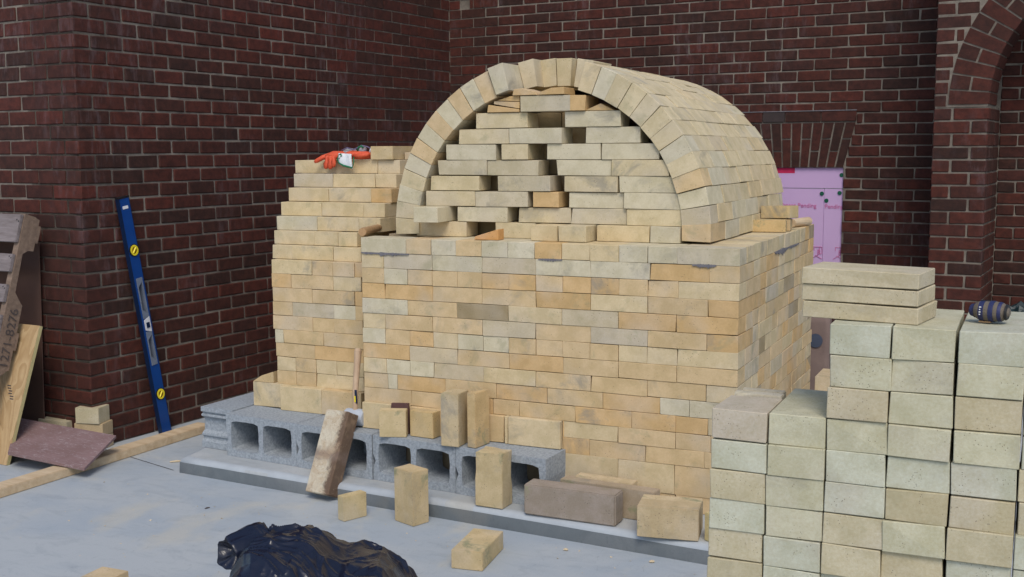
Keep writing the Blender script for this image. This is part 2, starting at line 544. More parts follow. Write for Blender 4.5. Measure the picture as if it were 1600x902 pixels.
for r in range(46):
    zb = Z0 + r * HR + .0045
    x = -4.36 - (.1 if r % 2 else 0)
    while x > -7:
        add_box(bm, x - .188, x, YC, YC + .09, zb, zb + HR - .009); x -= .197
tag(bm_obj('brick_field', bm, M['red_stuff'], ret), kind='stuff')
box_obj('mortar', -7.2, XW - .005, YC + .005, YC + .3, 0, Z0 + 46 * HR, M['mortar'], ret)

# back wall, window opening under a jack arch
HB = .0648
ZB0 = 1.318 - 21 * HB     # courses are aligned with the lintel and window head
WX0, WX1, WZ0, WZ1 = -1.05, -.356, .45, 1.318
def hole_window(z):
    return (WX0, WX1) if WZ0 < z < WZ1 else None
def hole_jack(z):
    if WZ1 <= z < 1.592:
        t = (z - WZ1) / (1.592 - WZ1)
        return (-1.05 - .08 * t, -.352 + .066 * t)
    if 1.592 <= z < 1.66: return (-1.13, -.286)
    return None
def hole_notch(z):
    return (-3.060, -2.975) if 2.41 < z < 2.47 else ((-2.52, -2.34) if 2.436 < z < 2.50 else None)
back = tag(empty('brick_wall', (0, 0, 0), AW), 'dark red brick wall behind the kiln with a foam-filled window', 'wall')
wall_field(back, 'y', XW + .002, .235, ZB0, HB, 50, .2, .09, YB, (.0, .098), holes=(hole_window, hole_jack, hole_notch), limit=330,
           view=lambda t: (0 if 1.35 < t[2] < 2.5 or (t[2] > .95 and t[0] > -.6) else 10) - t[0] * .01, bh=HB - .0085)
# mortar bed in pieces round the opening
for (a, b, c, d_) in ((XW - .02, WX0, 0, 3.3), (WX1, .23, 0, 3.3), (WX0, WX1, WZ1, 3.3), (WX0, WX1, 0, WZ0)):
    box_obj('mortar', a, b, YB + (.0055 if True else 0), YB + .25, c, d_, M['mortar'], back)
# jack arch of leaning soldiers, two bricks high with broken joints
n = 13
for i in range(n):
    xb0 = -1.048 + i * (.695 / n); xb1 = xb0 + .695 / n
    xt0 = -1.13 + i * (.843 / n); xt1 = xt0 + .843 / n
    z0_, z1_ = WZ1 + .004, 1.586
    split = .36 if i % 2 else .64
    for (s0, s1) in ((0, split - .018), (split + .018, 1)):
        bm = bmesh.new()
        lo = lambda s: (xb0 + (xt0 - xb0) * s + .0055, z0_ + (z1_ - z0_) * s)
        hi = lambda s: (xb1 + (xt1 - xb1) * s - .0055, z0_ + (z1_ - z0_) * s)
        add_prism(bm, [lo(s0), hi(s0), hi(s1), lo(s1)], 1, YB - .001, YB + .09)
        bm_obj('brick', bm, M['red'], back)
# flat dark course over it
for a, b, mt in ((-1.13, -.86, 'red'), (-.855, -.72, 'lintel'), (-.715, -.50, 'red'), (-.495, -.288, 'red')):
    box_obj('brick', a, b, YB - .004, YB + .09, 1.595, 1.655, M[mt], back, bev=.002)
box_obj('lintel', -1.13, -.286, YB - .006, YB + .09, 1.657, 1.662, M['smear'], back)
# hollow in the wall near the corner
for a, b, c, e in ((-3.062, -2.973, 2.408, 2.472), (-2.525, -2.336, 2.432, 2.50)):
    pass

# pink insulation board in the window
foam = tag(empty('foam_panel', (0, 0, 0), AW), 'pink foam insulation boards filling the window behind the kiln', 'insulation')
FY = YB + .018
box_obj('upper_board', WX0, WX1 - .002, FY, FY + .05, 1.192, WZ1, M['foam'], foam, bev=.002)
box_obj('lower_board', WX0, -.4725, FY + .002, FY + .05, WZ0, 1.189, M['foam'], foam, bev=.002)
box_obj('side_board', -.471, WX1 - .002, FY + .001, FY + .05, WZ0, 1.189, M['foam'], foam, bev=.002)
for x, z in ((-.369, 1.273), (-.378, 1.165), (-.485, 1.160), (-.456, 1.118), (-.90, 1.27)):
    bm = bmesh.new(); add_tube(bm, [(x, FY - .003, z), (x, FY + .004, z)], .0125, 16)
    bm_obj('fastener', bm, M['green_cap'], foam)
box_obj('red_tape', -.775, -.654, FY - .001, FY + .01, 1.283, 1.3165, M['red_ink'], foam)
text_mesh('printed_words', 'Patent Pending', .037, M['faint_ink'], foam, (-.738, FY, 1.074), (PI / 2, 0, 0), .0008)
text_mesh('printed_words', 'Pending', .036, M['faint_ink'], foam, (-.466, FY - .001, 1.071), (PI / 2, 0, 0), .0008)
for x in (-.505, -.376):
    bm = bmesh.new()
    for (p, q) in (((0, 0), (.045, .03)), ((.045, .03), (.045, .075)), ((.01, .072), (.06, .072)), ((.02, .02), (.06, .0)), ((.012, .05), (.012, .072)), ((.06, .03), (.06, .072))):
        add_tube(bm, [(x - .03 + p[0], FY - .0008, .762 + p[1]), (x - .03 + q[0], FY - .0008, .762 + q[1])], .0016, 6)
    bm_obj('printed_logo', bm, M['faint_ink'], foam)
    text_mesh('printed_logo', 'R', .04, M['faint_ink'], foam, (x + .0, FY - .0008, .79), (PI / 2, 0, 0), .0008)

# porch: brick pier with the springing of a round brick arch
porch = tag(empty('brick_porch', (0, 0, 0), AW), 'projecting red brick porch with pier and round brick arch at the right edge', 'porch')
CX, CZ, RI, RO = 1.211, 1.655, .705, .905
PX0, PXI = .232, .505
HP = .0685
zz0 = .0
for r in range(24):
    zb = CZ - .012 - (r + 1) * HP
    if zb < -.03: break
    zb0 = max(zb, 0.002)
    sp = .092 if r % 2 == 0 else .186
    for a, b in ((PX0, PX0 + sp - .004), (PX0 + sp + .008, PXI)):
        me = block_mesh(b - a, .095, HP - .0095, key='red', bev=.0035, jit=.0018, mat=M['red'])
        link('brick', me, porch, None, ((a + b) / 2, YP + .0475, zb + HP / 2), (0, 0, random.uniform(-.004, .004)))
    y = YP + .10 if r % 2 else YP + .10
    while y < YB - .02:
        e = min(y + .19, YB - .005)
        me = block_mesh(.095, e - y, HP - .0095, key='red', bev=.0035, jit=.0018, mat=M['red'])
        link('brick', me, porch, None, (PXI - .0475, (y + e) / 2, zb + HP / 2)); y = e + .009
box_obj('mortar', PX0 + .006, PXI - .006, YP + .006, YB - .004, 0, CZ - .004, M['mortar'], porch)
# arch ring: stretchers and pairs of headers on edge, alternating
NV = 34
for i in range(NV):
    a0 = PI - i * PI / NV; a1 = PI - (i + 1) * PI / NV
    for (r0, r1) in (((RI, RO),) if i % 2 == 0 else ((RI, RI + .094), (RI + .106, RO))):
        g0 = .0045 / ((r0 + r1) / 2)
        bm = bmesh.new()
        pr_ = lambda r_, a: (CX + r_ * math.cos(a), CZ + r_ * math.sin(a))
        add_prism(bm, [pr_(r0, a0 - g0), pr_(r1, a0 - g0), pr_(r1, a1 + g0), pr_(r0, a1 + g0)], 1, YP - .002, YP + .31)
        bm_obj('brick', bm, M['red'], porch)
# spandrel courses outside the ring
r = 0
fld = bmesh.new()
while CZ - .012 + r * HP < 3.0:
    zb = CZ - .012 + r * HP + .0045
    zc = zb + (HP - .0095) / 2
    dz = zc - CZ
    if abs(dz) < RO + .012:
        half = math.sqrt(max((RO + .012) ** 2 - dz * dz, 0)); lim = CX - half
    else: lim = 9
    x = PX0; k = 0
    first = .092 if r % 2 else .186
    while x < min(lim, 2.2) - .015:
        l = first if k == 0 else .19
        e = min(x + l, lim, 2.2)
        if zc < 2.45 and x < .8:
            me = block_mesh(e - x, .095, HP - .0095, key='red', bev=.0035, jit=.0018, mat=M['red'])
            link('brick', me, porch, None, ((x + e) / 2, YP + .0475, zc))
        else: add_box(fld, x, e, YP, YP + .095, zb, zb + HP - .0095)
        x = e + .009; k += 1
    r += 1
tag(bm_obj('brick_field', fld, M['red_stuff'], porch), kind='stuff')
# mortar backing of ring and spandrel
bm = bmesh.new()
NB = 40
Y0, Y1 = YP + .0025, YP + .30
top = 3.05
prev = None
for i in range(NB + 1):
    a = PI - i * PI / NB
    xi, zi = CX + (RI + .006) * math.cos(a), CZ + (RI + .006) * math.sin(a)
    cur = [bm.verts.new(p) for p in ((xi, Y0, zi), (xi, Y0, top), (xi, Y1, top), (xi, Y1, zi))]
    if prev:
        for s in range(4): bm.faces.new((prev[s], cur[s], cur[(s + 1) % 4], prev[(s + 1) % 4]))
    prev = cur
add_box(bm, PX0 + .006, CX - RI - .006, Y0, Y1, CZ - .01, top)
bmesh.ops.recalc_face_normals(bm, faces=bm.faces[:])
bm_obj('mortar', bm, M['mortar'], porch)
box_obj('right_pier', CX + RI, CX + RI + .3, YP, YB, 0, CZ, M['red'], porch)

# wall at the back of the porch
pw = tag(empty('brick_wall', (0, 0, 0), AW), 'shadowed brick wall inside the porch, seen through the round arch', 'wall')
wall_field(pw, 'y', PXI + .0, 2.0, ZB0 - .01, HB, 50, .2, .09, YB + .0, (.0, .098),
           view=lambda t: (0 if .5 < t[2] < 2.45 and t[0] < .8 else 10) + t[0], limit=140, bh=HB - .0085)
box_obj('mortar', .24, 2.0, YB + .006, YB + .25, 0, 3.3, M['mortar'], pw)
# porch roof slab and side keep the recess dark
box_obj('porch_ceiling', PX0 + .02, 2.2, YP + .31, YB - .01, 2.62, 2.75, M['mortar'], porch)

# crumpled tarp in the porch
bm = bmesh.new()
N = 26
vs = [[bm.verts.new((0, 0, 0)) for j in range(N)] for i in range(N)]
for i in range(N):
    for j in range(N):
        u, v = i / (N - 1), j / (N - 1)
        e = min(u, 1 - u, v, 1 - v) * 4
        h = .55 * min(1, e * 1.6) + .05 * noise.noise(Vector((u * 9, v * 9, 2))) * min(1, e * 3) + .04 * noise.noise(Vector((u * 22, v * 17, 7)))* min(1, e * 3)
        vs[i][j].co = (.53 + u * .6, 2.62 + v * .33, max(h, .004))
for i in range(N - 1):
    for j in range(N - 1): bm.faces.new((vs[i][j], vs[i + 1][j], vs[i + 1][j + 1], vs[i][j + 1]))
tag(bm_obj('tarpaulin', bm, M['tarp'], None, rot=(0, 0, AW)), 'dark teal tarpaulin bundled inside the porch, right of the brick pier', 'tarp')

# ============================================================ kiln data: brick joints of each course in millimetres
FRONT= [([-1600,-1383,-1267,-1153,-1038,-923,-807,-694,-578,-460,-347,-233,0],'wtwtwwollwws'),([-1600,-1492,-1263,-1036,-802,-573,-338,-111,0],'lgwgwwot'),([-1600,-1491,-1378,-1264,-1149,-1037,-918,-803,-689,-573,-459,-345,-227,0],'twtttootoottl'),([-1600,-1489,-1262,-1037,-803,-573,-345,-115,0],'oottolto'),([-1600,-1380,-1151,-922,-692,-461,-233,0],'wtGlgoo'),([-1600,-1489,-1264,-1036,-803,-572,-344,-118,0],'lttgtgto'),([-1600,-1490,-1373,-1262,-1149,-1034,-920,-803,-689,-575,-460,-346,-229,0],'wtolwwttttlll'),([-1600,-1375,-1150,-918,-687,-460,-230,0],'oltottt'),([-1600,-1487,-1373,-1261,-1032,-804,-572,-345,-117,0],'lwwlltttl'),([-1600,-1482,-1436,-1208,-978,-755,-522,-294,-180,-63,0],'twototowwl'),([-1600,-1369,-1153,-993,-877,-636,-405,-231,-108,0],'ttottooog'),([-1600,-1379,-1198,-1031,-911,-687,-459,-232,-97,0],'toltolttt'),([-1600,-1381,-1169,-937,-687,-577,-350,-121,0],'ototottt'),([-1600,-1382,-1170,-937,-685,-459,-235,-23,0],'tlttlltl')]
WING= [(18,[-2293,-2061,-1828,-1711],'lll',520),(17,[-2247,-2026,-1797,-1682],'gll',440),(16,[-2223,-2000,-1772,-1664],'llo',365),(15,[-2229,-2003,-1781,-1669],'lll',310),(14,[-2222,-2000,-1777,-1665],'wll',265),(13,[-2212,-1989,-1865,-1765],'lll',228),(12,[-2200,-2091,-1869,-1725],'lll',195),(11,[-2181,-1962,-1851,-1738,-1698],'ltto',160),(10,[-2183,-2076,-1851,-1706],'otl',160),(9,[-2179,-1964,-1741,-1701],'tto',160),(8,[-2180,-2073,-1850,-1738,-1699],'tgwt',160),(7,[-2180,-1964,-1852,-1701],'ttt',160),(6,[-2173,-2127,-1908,-1699],'wtt',160),(5,[-2171,-1958,-1701],'to',160),(4,[-2166,-2063,-1953,-1843,-1702],'ltll',160),(3,[-2168,-2060,-1954,-1704],'ttl',160)]
INFILL= [(0,-1425,-1190,'t',0),(0,-1058,-879,'l',0),(0,-856,-741,'t',-90),(0,-734,-618,'l',-105),(0,-605,-389,'t',-20),(0,-385,-266,'w',-25),(1,-1380,-1266,'w',-110),(1,-1232,-1002,'w',0),(1,-958,-727,'l',10),(1,-726,-493,'g',10),(1,-488,-259,'l',0),(2,-1380,-1148,'l',0),(2,-1147,-910,'g',0),(2,-887,-773,'o',0),(2,-735,-505,'w',10),(2,-500,-269,'w',0),(3,-1357,-1126,'l',0),(3,-1044,-809,'g',0),(3,-753,-525,'l',5),(3,-521,-284,'w',0),(4,-1324,-1093,'g',0),(4,-1092,-862,'g',0),(4,-788,-555,'w',5),(4,-552,-316,'l',0),(5,-1281,-1052,'w',0),(5,-1028,-909,'l',0),(5,-827,-598,'w',5),(5,-594,-358,'w',0),(6,-1224,-993,'l',0),(6,-992,-759,'w',0),(6,-662,-437,'w',5),(7,-1143,-911,'l',0),(7,-749,-515,'w',5),(8,-937,-722,'g',-10)]

def zc(k): return .135 + .114 + .0635 * k

# ---- main box of the kiln
kiln = tag(empty('brick_kiln', (0, 0, PZ)), 'big tan firebrick kiln box with overhanging top course, under the round vault', 'kiln')
def kb(*a, **k):
    a = list(a); a[4] -= PZ; a[5] -= PZ
    return brick(kiln, *a, **k)
DK = 1.486
for r, (xs, cs) in enumerate(FRONT):
    z1 = zc(13 - r); z0 = z1 - .0635
    if r == 13: z1, z0 = zc(0), .135
    for i, c in enumerate(cs):
        a, b = xs[i] / 1000, xs[i + 1] / 1000
        if r >= 12 and b < -.70: continue
        if r >= 11 and b < -.75: continue
        if r >= 11 and a < -.69: a = -.687
        dep = .114 if b - a > .15 else .2286
        j = random.uniform(-.0022, .0012)
        kb(a, b, j, dep + j, z0, z1, pal(c, .055))
for x in (-.687, -.458, -.229):
    kb(x, x + .229, .002, .114, PZ + .0005, .135, pal('t'))
# right-hand side
for r in range(14):
    z1 = zc(13 - r); z0 = z1 - .0635
    if r == 13: z1, z0 = zc(0), .135
    xs, cs = FRONT[r]
    y = .114 if xs[-1] - xs[-2] > 150 else .2286
    while y < DK - .03:
        l = .2286 if (random.random() < (.0 if r == 0 else .55)) else .1143
        if y + l > DK + .02: l = DK - y
        if l < .05: break
        c = random.choice('ttttllottlt' if r > 0 else 'vlvlwl')
        if r == 0 and y > 1.2: c = random.choice('oto')
        if 3 <= r <= 8 and random.random() < .16: c = random.choice('GgG')
        j = random.uniform(-.0015, .002)
        kb(-.2286 if l < .15 else -.114, 0 + j, y, y + l, z0, z1, pal(c, .06))
        y += l
# left end and top behind the vault, seen only from the side
for r in range(0, 12):
    z1 = zc(13 - r); z0 = z1 - .0635
bm = bmesh.new()
for r in range(0, 14):
    z1 = zc(13 - r) - PZ; z0 = z1 - .0635
    if r == 13: z0 = .0
    y = .2286 + (.114 if r % 2 else 0)
    while y < DK:
        add_box(bm, -1.6, -1.49, y + .0007, min(y + .2279, DK), z0 + .0007, z1 - .0007); y += .2286
    x = -1.6 + (.114 if r % 2 else 0)
    while x < -.12:
        add_box(bm, x + .0007, x + .2279, DK - .12, DK, z0 + .0007, z1 - .0007); x += .2286
for bx in range(6):
    for by in range(5):
        x = -1.49 + bx * .2286; y = .23 + by * .2286
        add_box(bm, x + .001, min(x + .2275, -.23), y + .001, y + .2275, zc(12) - PZ, zc(13) - PZ - .0015)
tag(bm_obj('hidden_courses', bm, M['core'], kiln), kind='stuff')
box_obj('core', -1.5, -.10, .10, DK - .1, .0, zc(12) - PZ - .001, M['core'], kiln)  # unseen solid box, added to stop light leaking between the bricks
box_obj('core', -1.5, -.686, .02, .10, .2, zc(2) - PZ, M['core'], kiln)

# grey mortar squeezed out under the top course
def smear(pts, parent, nrm='y', at=-.0038):
    bm = bmesh.new()
    top = []; bot = []
    for (s, zt, zb) in pts:
        for lst, z, t in ((top, zt, .0), (bot, zb, .0)):
            lst.append(bm.verts.new((s, at, z) if nrm == 'y' else (-at, s, z)))
    for i in range(len(pts) - 1): bm.faces.new((bot[i], bot[i + 1], top[i + 1], top[i]))
    r = bmesh.ops.extrude_face_region(bm, geom=bm.faces[:])
    for v in [e for e in r['geom'] if isinstance(e, bmesh.types.BMVert)]:
        v.co += Vector((0, .007, 0)) if nrm == 'y' else Vector((-.007, 0, 0))
    bmesh.ops.recalc_face_normals(bm, faces=bm.faces[:])
    return bm_obj('mortar_smear', bm, M['smear'], parent)
def smear_run(a, b, hmax, nrm='y', n=34):
    z = zc(12) - PZ; P = []
    for i in range(n + 1):
        t = i / n; e = math.sin(PI * min(1, max(0, t))) ** .5 if 0 < t < 1 else 0
        h = hmax * (e ** 1.5) * (.10 + 1.5 * abs(noise.noise(Vector((t * 9 + a * 9, 3, 1)))) + .7 * abs(noise.noise(Vector((t * 31 + a * 9, 7, 1)))))
        P.append((a + (b - a) * t, z + .002 + h * .25, z - .002 - h * .9))
    return smear(P, kiln, nrm)
smear_run(-1.597, -1.37, .013); smear_run(-.79, -.69, .008); smear_run(-.175, -.085, .015)
smear_run(.60, .86, .026, 'x'); smear_run(.85, 1.1, .009, 'x')

# ---- bricks stood on edge on the cinder blocks along the foot of the walls
for a, b, y, z0, z1, c in ((-1.600, -1.372, -.020, .265, .3775, 'l'), (-1.370, -1.150, -.018, .265, .377, 't'), (-1.148, -.935, -.018, .265, .377, 't'),
                           (-.933, -.918, -.020, .265, .377, 'l'), (-.916, -.690, -.024, .265, .378, 'l')):
    kb(a, b, y, y + .0635, z0, z1, pal(c, .03))

# ---- stepped flue block at the left
flue = tag(empty('stepped_flue', (0, 0, .265)), 'stepped firebrick flue block joined to the left side of the kiln, gloves on its top', 'brick stack')
for k, xs, cs, y in WING:
    z1 = zc(k) - .265; z0 = z1 - .0635; y /= 1000
    for i, c in enumerate(cs):
        a, b = xs[i] / 1000, xs[i + 1] / 1000
        j = random.uniform(-.002, .002)
        last = i == len(cs) - 1
        brick(flue, a, b, y + j, y + (.2286 if b - a < .15 else .114) + j, z0, z1, pal(c, .05))
        if k >= 12:
            if last:
                yy = y + (.2286 if b - a < .15 else .114)
                while yy < 1.25:
                    brick(flue, b - .114, b, yy, yy + .2286, z0, z1, pal(random.choice('tlt'))); yy += .2286
            if i == 0:
                yy = y + (.2286 if b - a < .15 else .114)
                while yy < 1.25:
                    brick(flue, a, a + .114, yy, yy + .2286, z0, z1, pal(random.choice('tlt'))); yy += .2286
    box_obj('core', xs[0] / 1000 + (.11 if k >= 12 else .005), xs[-1] / 1000 - (.11 if k >= 12 else .0), y + .11, 1.24, z0, z1 - (.0006), M['core'], flue)
for a, b, y, c in ((-2.298, -2.12, .150, 'l'), (-2.125, -1.900, .118, 'l'), (-1.898, -1.69, .116, 't')):
    brick(flue, a, b, y, y + .0635, 0, .113, pal(c, .02))
box_obj('core', -2.17, -1.6, .185, 1.2, 0, .11, M['core'], flue)

# ---- the vault
vault = tag(empty('brick_vault', (-.835, .155, zc(13))), 'round barrel vault of wedge-shaped cream firebricks on top of the kiln', 'vault')
VX, VZ, VRi, VRo = -.835, 1.1105, .572, .685
NVOU = 31
TOT = PI + 2 * .045
offs = {12: -.015, 13: .14, 14: .215, 15: .215, 16: .265, 17: .10, 18: .0}
lift = {12: .006, 13: .016, 14: .014, 15: .012, 16: .010, 17: .008}
vcol = ['v','v','w','v','w','t','w','t','w','t','w','t','w','v','v','v','v','v','l','w','v','v','v','v','v','w','v','t','w','g','t']
vs_mesh = {}
def vou_mesh(L, a, v):
    k = (round(L, 3), v)
    if k in vs_mesh: return vs_mesh[k]
    bm = bmesh.new()
    wi, wo = VRi * TOT / NVOU - .0012, VRo * TOT / NVOU - .0012
    vsx = [bm.verts.new(p) for p in ((VRi, 0, -wi / 2), (VRo, 0, -wo / 2), (VRo, 0, wo / 2), (VRi, 0, wi / 2),
                                     (VRi, L - .0014, -wi / 2), (VRo, L - .0014, -wo / 2), (VRo, L - .0014, wo / 2), (VRi, L - .0014, wi / 2))]
    for f in ((0, 1, 2, 3), (7, 6, 5, 4), (0, 4, 5, 1), (1, 5, 6, 2), (2, 6, 7, 3), (3, 7, 4, 0)):
        bm.faces.new([vsx[i] for i in f])
    for q in bm.verts: q.co += Vector([random.uniform(-.001, .001) for _ in range(3)])
    bmesh.ops.recalc_face_normals(bm, faces=bm.faces[:])
    bmesh.ops.bevel(bm, geom=bm.edges[:], offset=.0013, segments=1, affect='EDGES')
    me = bpy.data.meshes.new('voussoir_mesh'); bm.to_mesh(me); bm.free(); me.materials.append(M['fire'])
    vs_mesh[k] = me
    return me
for i in range(NVOU):
    ang = PI + .045 - (i + .5) * TOT / NVOU
    y = offs.get(i, random.uniform(-.003, .003))
    first = True
    while y < 1.27:
        L = .1143 if (first and i % 2) else .2286
        if y + L > 1.40: L = max(1.33 - y + random.uniform(0, .02), .08)
        me = vou_mesh(L, 0, random.randrange(3))
        c = vcol[i] if first else random.choice('vvlvwvlvv')
        dr = lift.get(i, 0) if first else random.uniform(-.0025, .003)
        tilt = random.uniform(-.012, .012)
        if first and i in (12, 13): tilt += .05
        # local frame: x radial, y along the vault, z tangential
        rad = Vector((math.cos(ang), 0, math.sin(ang)))
        cen = Vector((0, y, VZ - zc(13))) + rad * dr
        mt = Matrix.Translation(cen) @ Matrix.Rotation(-ang + tilt * .2, 4, 'Y')
        o = link('brick', me, vault, None, color=pal(c, .05))
        o.matrix_local = mt
        y += L; first = False
# springer bricks under the curve

# ---- loose bricking that closes the mouth of the vault
door = tag(empty('brick_infill', (-.835, .165, zc(13))), 'loosely stacked pale bricks with gaps closing the mouth of the vault', 'brick stack')
def ib(x0, x1, y0, y1, z0, z1, col, **k):
    return brick(door, x0 + .835, x1 + .835, y0 - .165, y1 - .165, z0 - zc(13), z1 - zc(13), col, **k)
for r, x0, x1, c, yo in INFILL:
    x0 /= 1000; x1 /= 1000; y = .168 + yo / 1000 + random.uniform(-.003, .003)
    z0 = zc(13) + .0005 + r * .0637; z1 = z0 + .0630
    d_ = .114 if x1 - x0 > .15 else .2286
    ib(x0, x1, y, y + d_, z0, z1, pal({'g': 's', 't': 'l', 'l': 'v'}.get(c, c), .04), rot=(random.uniform(-.004, .004), random.uniform(-.006, .006), random.uniform(-.02, .02)))
# second layer glimpsed through the gaps
for r in range(0, 9):
    half = math.sqrt(max(.565 ** 2 - (r * .0637 + .03) ** 2, 0)) - .05
    x = -.835 - half + .03
    z0 = zc(13) + .001 + r * .0637
    while x < -.835 + half - .06:
        l = min(.2286, -.835 + half - x)
        if not (r == 0 and -1.25 < x < -.95) and not (r == 5 and -.95 < x < -.8):
            ib(x, x + l, .168 + .165, .168 + .28, z0, z0 + .063, pal(random.choice('ttoG')))
        x += l + .003
# rear gable of the vault
bm = bmesh.new()
for r in range(9):
    half = math.sqrt(max(.565 ** 2 - (r * .0637 + .06) ** 2, 0))
    x = -half + (.05 if r % 2 else 0)
    while x < half - .03:
        e = min(x + .2286, half); add_box(bm, x + .001, e - .001, 1.1, 1.21, r * .0637 + .001, r * .0637 + .063); x = e
tag(bm_obj('rear_bricks', bm, M['core'], door), kind='stuff')

# thin wedge-cut pieces packed under the crown
def wedge(p, name='shim', top=None, d_=.12, y=.165, c='o', parent=None, z=None):
    bm = bmesh.new(); add_prism(bm, p, 1, y, y + d_)
    bmesh.ops.bevel(bm, geom=bm.edges[:], offset=.0015, segments=1, affect='EDGES')
    o = bm_obj(name, bm, M['fire'], parent, loc=(.835, -.165, -zc(13)) if parent else (0, 0, 0)); o.color = (*pal(c), 1)
    return o
zt8 = zc(13) + 8 * .0637
wedge([(-1.088, zt8 + .001), (-.945, zt8 + .001), (-.945, zt8 + .012), (-1.083, zt8 + .032)], parent=door)
wedge([(-1.058, zt8 + .034), (-.944, zt8 + .014), (-.942, zt8 + .040), (-1.056, zt8 + .046)], parent=door)
wedge([(-1.045, zt8 + .048), (-.942, zt8 + .042), (-.944, zt8 + .066), (-.985, zt8 + .064)], parent=door)
wedge([(-.668, zt8 + .0005), (-.545, zt8 + .0005), (-.60, zt8 + .028)], parent=door, y=.175)
wedge([(-.722, zt8 + .001), (-.66, zt8 + .001), (-.655, zt8 + .060), (-.722, zt8 + .062)], parent=door, y=.158, d_=.15)
wedge([(-.968, zt8 + .066), (-.86, zt8 + .066), (-.87, zt8 + .078), (-.925, zt8 + .094), (-.962, zt8 + .09)], parent=door, y=.15)
wedge([(-.853, zt8 + .066), (-.744, zt8 + .066), (-.746, zt8 + .094), (-.80, zt8 + .092), (-.848, zt8 + .076)], parent=door, y=.15)
for zz, h in ((0, 0),): pass

# orange wedge lying on the ledge
w = wedge([(-1.092, zc(13) + .001), (-.985, zc(13) + .001), (-.985, zc(13) + .045), (-1.088, zc(13) + .014)], name='wedge_brick', y=.045, d_=.055, c='o')
w.color = (.60, .33, .13, 1)
tag(w, 'small orange wedge-cut brick lying on the kiln ledge before the vault mouth', 'brick')

# ============================================================ cinder blocks
def block_mesh_concrete(L=.4035, D=.19, H=.192):
    bm = bmesh.new()
    t = .026
    def loops(cx, w, x0, x1, inset_l, inset_r, y, off):
        n = 24; inner = []; outer = []
        hw, hh = (w / 2), (H - 2 * t - .006) / 2
        rc = .022
        for k in range(n):
            a = 2 * PI * (k + .5) / n
            ca, sa = math.cos(a), math.sin(a)
            # rounded rectangle (superellipse)
            p = 9
            s = (abs(ca / hw) ** p + abs(sa / hh) ** p) ** (-1 / p)
            jit = noise.noise(Vector((cx * 40 + ca * 3, sa * 3, y * 9 + off))) * .0025
            inner.append((cx + ca * (s + jit) , H / 2 + sa * (s + jit)))
            # matching point on the outer cell
            ox0, ox1 = x0, x1
            tx = ((ox1 if ca > 0 else ox0) - cx) / ca if abs(ca) > 1e-6 else 1e9
            tz = ((H if sa > 0 else 0) - H / 2) / sa if abs(sa) > 1e-6 else 1e9
            s2 = min(abs(tx), abs(tz))
            px, pz = cx + ca * s2, H / 2 + sa * s2
            outer.append((px, pz))
        # snap nearest points to the four corners
        for cxn, czn in ((x0, 0), (x1, 0), (x0, H), (x1, H)):
            k = min(range(n), key=lambda i: (outer[i][0] - cxn) ** 2 + (outer[i][1] - czn) ** 2)
            outer[k] = (cxn, czn)
        for k in range(n):   # recessed ends leave a dent at half height
            px, pz = outer[k]
            if inset_l and abs(px - x0) < 1e-6 and abs(pz - H * .44) < .014: outer[k] = (x0 + .012, pz)
            if inset_r and abs(px - x1) < 1e-6 and abs(pz - H * .44) < .010: outer[k] = (x1 - .002, pz)
        return inner, outer
    h = L / 2
    for (cx, x0, x1, il, ir) in ((-h + .030 + (h - .045) / 2, -h, 0, True, False), (h - .030 - (h - .045) / 2, 0, h, False, True)):
        w = h - .040
        i0, o0 = loops(cx, w, x0, x1, il, ir, 0, 0)
        i1, o1 = loops(cx, w * .93, x0, x1, il, ir, D, 0)
        A = [bm.verts.new((x, 0, z)) for x, z in o0]; B = [bm.verts.new((x, 0, z)) for x, z in i0]
        C_ = [bm.verts.new((x, D, z)) for x, z in i1]; E_ = [bm.verts.new((x, D, z)) for x, z in o1]
        n = len(A)
        for k in range(n):
            q = (k + 1) % n
            bm.faces.new((A[k], A[q], B[q], B[k])); bm.faces.new((B[k], B[q], C_[q], C_[k])); bm.faces.new((C_[k], C_[q], E_[q], E_[k]))
            if not (abs(A[k].co.x) < 1e-6 and abs(A[q].co.x) < 1e-6): bm.faces.new((E_[k], E_[q], A[q], A[k]))
    bmesh.ops.remove_doubles(bm, verts=bm.verts[:], dist=.0002)
    bmesh.ops.recalc_face_normals(bm, faces=bm.faces[:])
    me = bpy.data.meshes.new('cinder_block'); bm.to_mesh(me); bm.free(); me.materials.append(M['block'])
    return me
cb = block_mesh_concrete()
BA = -.081
b0 = Vector((-2.313, -.036))
wh = ['leftmost of four with open cores', 'behind the leaning stained brick',
      'below the two square half bricks', 'rightmost, behind the upright brick on the plinth']
for i in range(4):
    c = b0 + Vector((math.cos(BA), math.sin(BA))) * (.4075 * (i + .5))
    o = link('cinder_block', cb, None, None, (c.x, c.y + random.uniform(-.003, .003), PZ + .0005), (0, 0, BA + random.uniform(-.004, .004)))
    tag(o, 'grey concrete cinder block, ' + wh[i], 'cinder block', 'cinder blocks under the kiln')
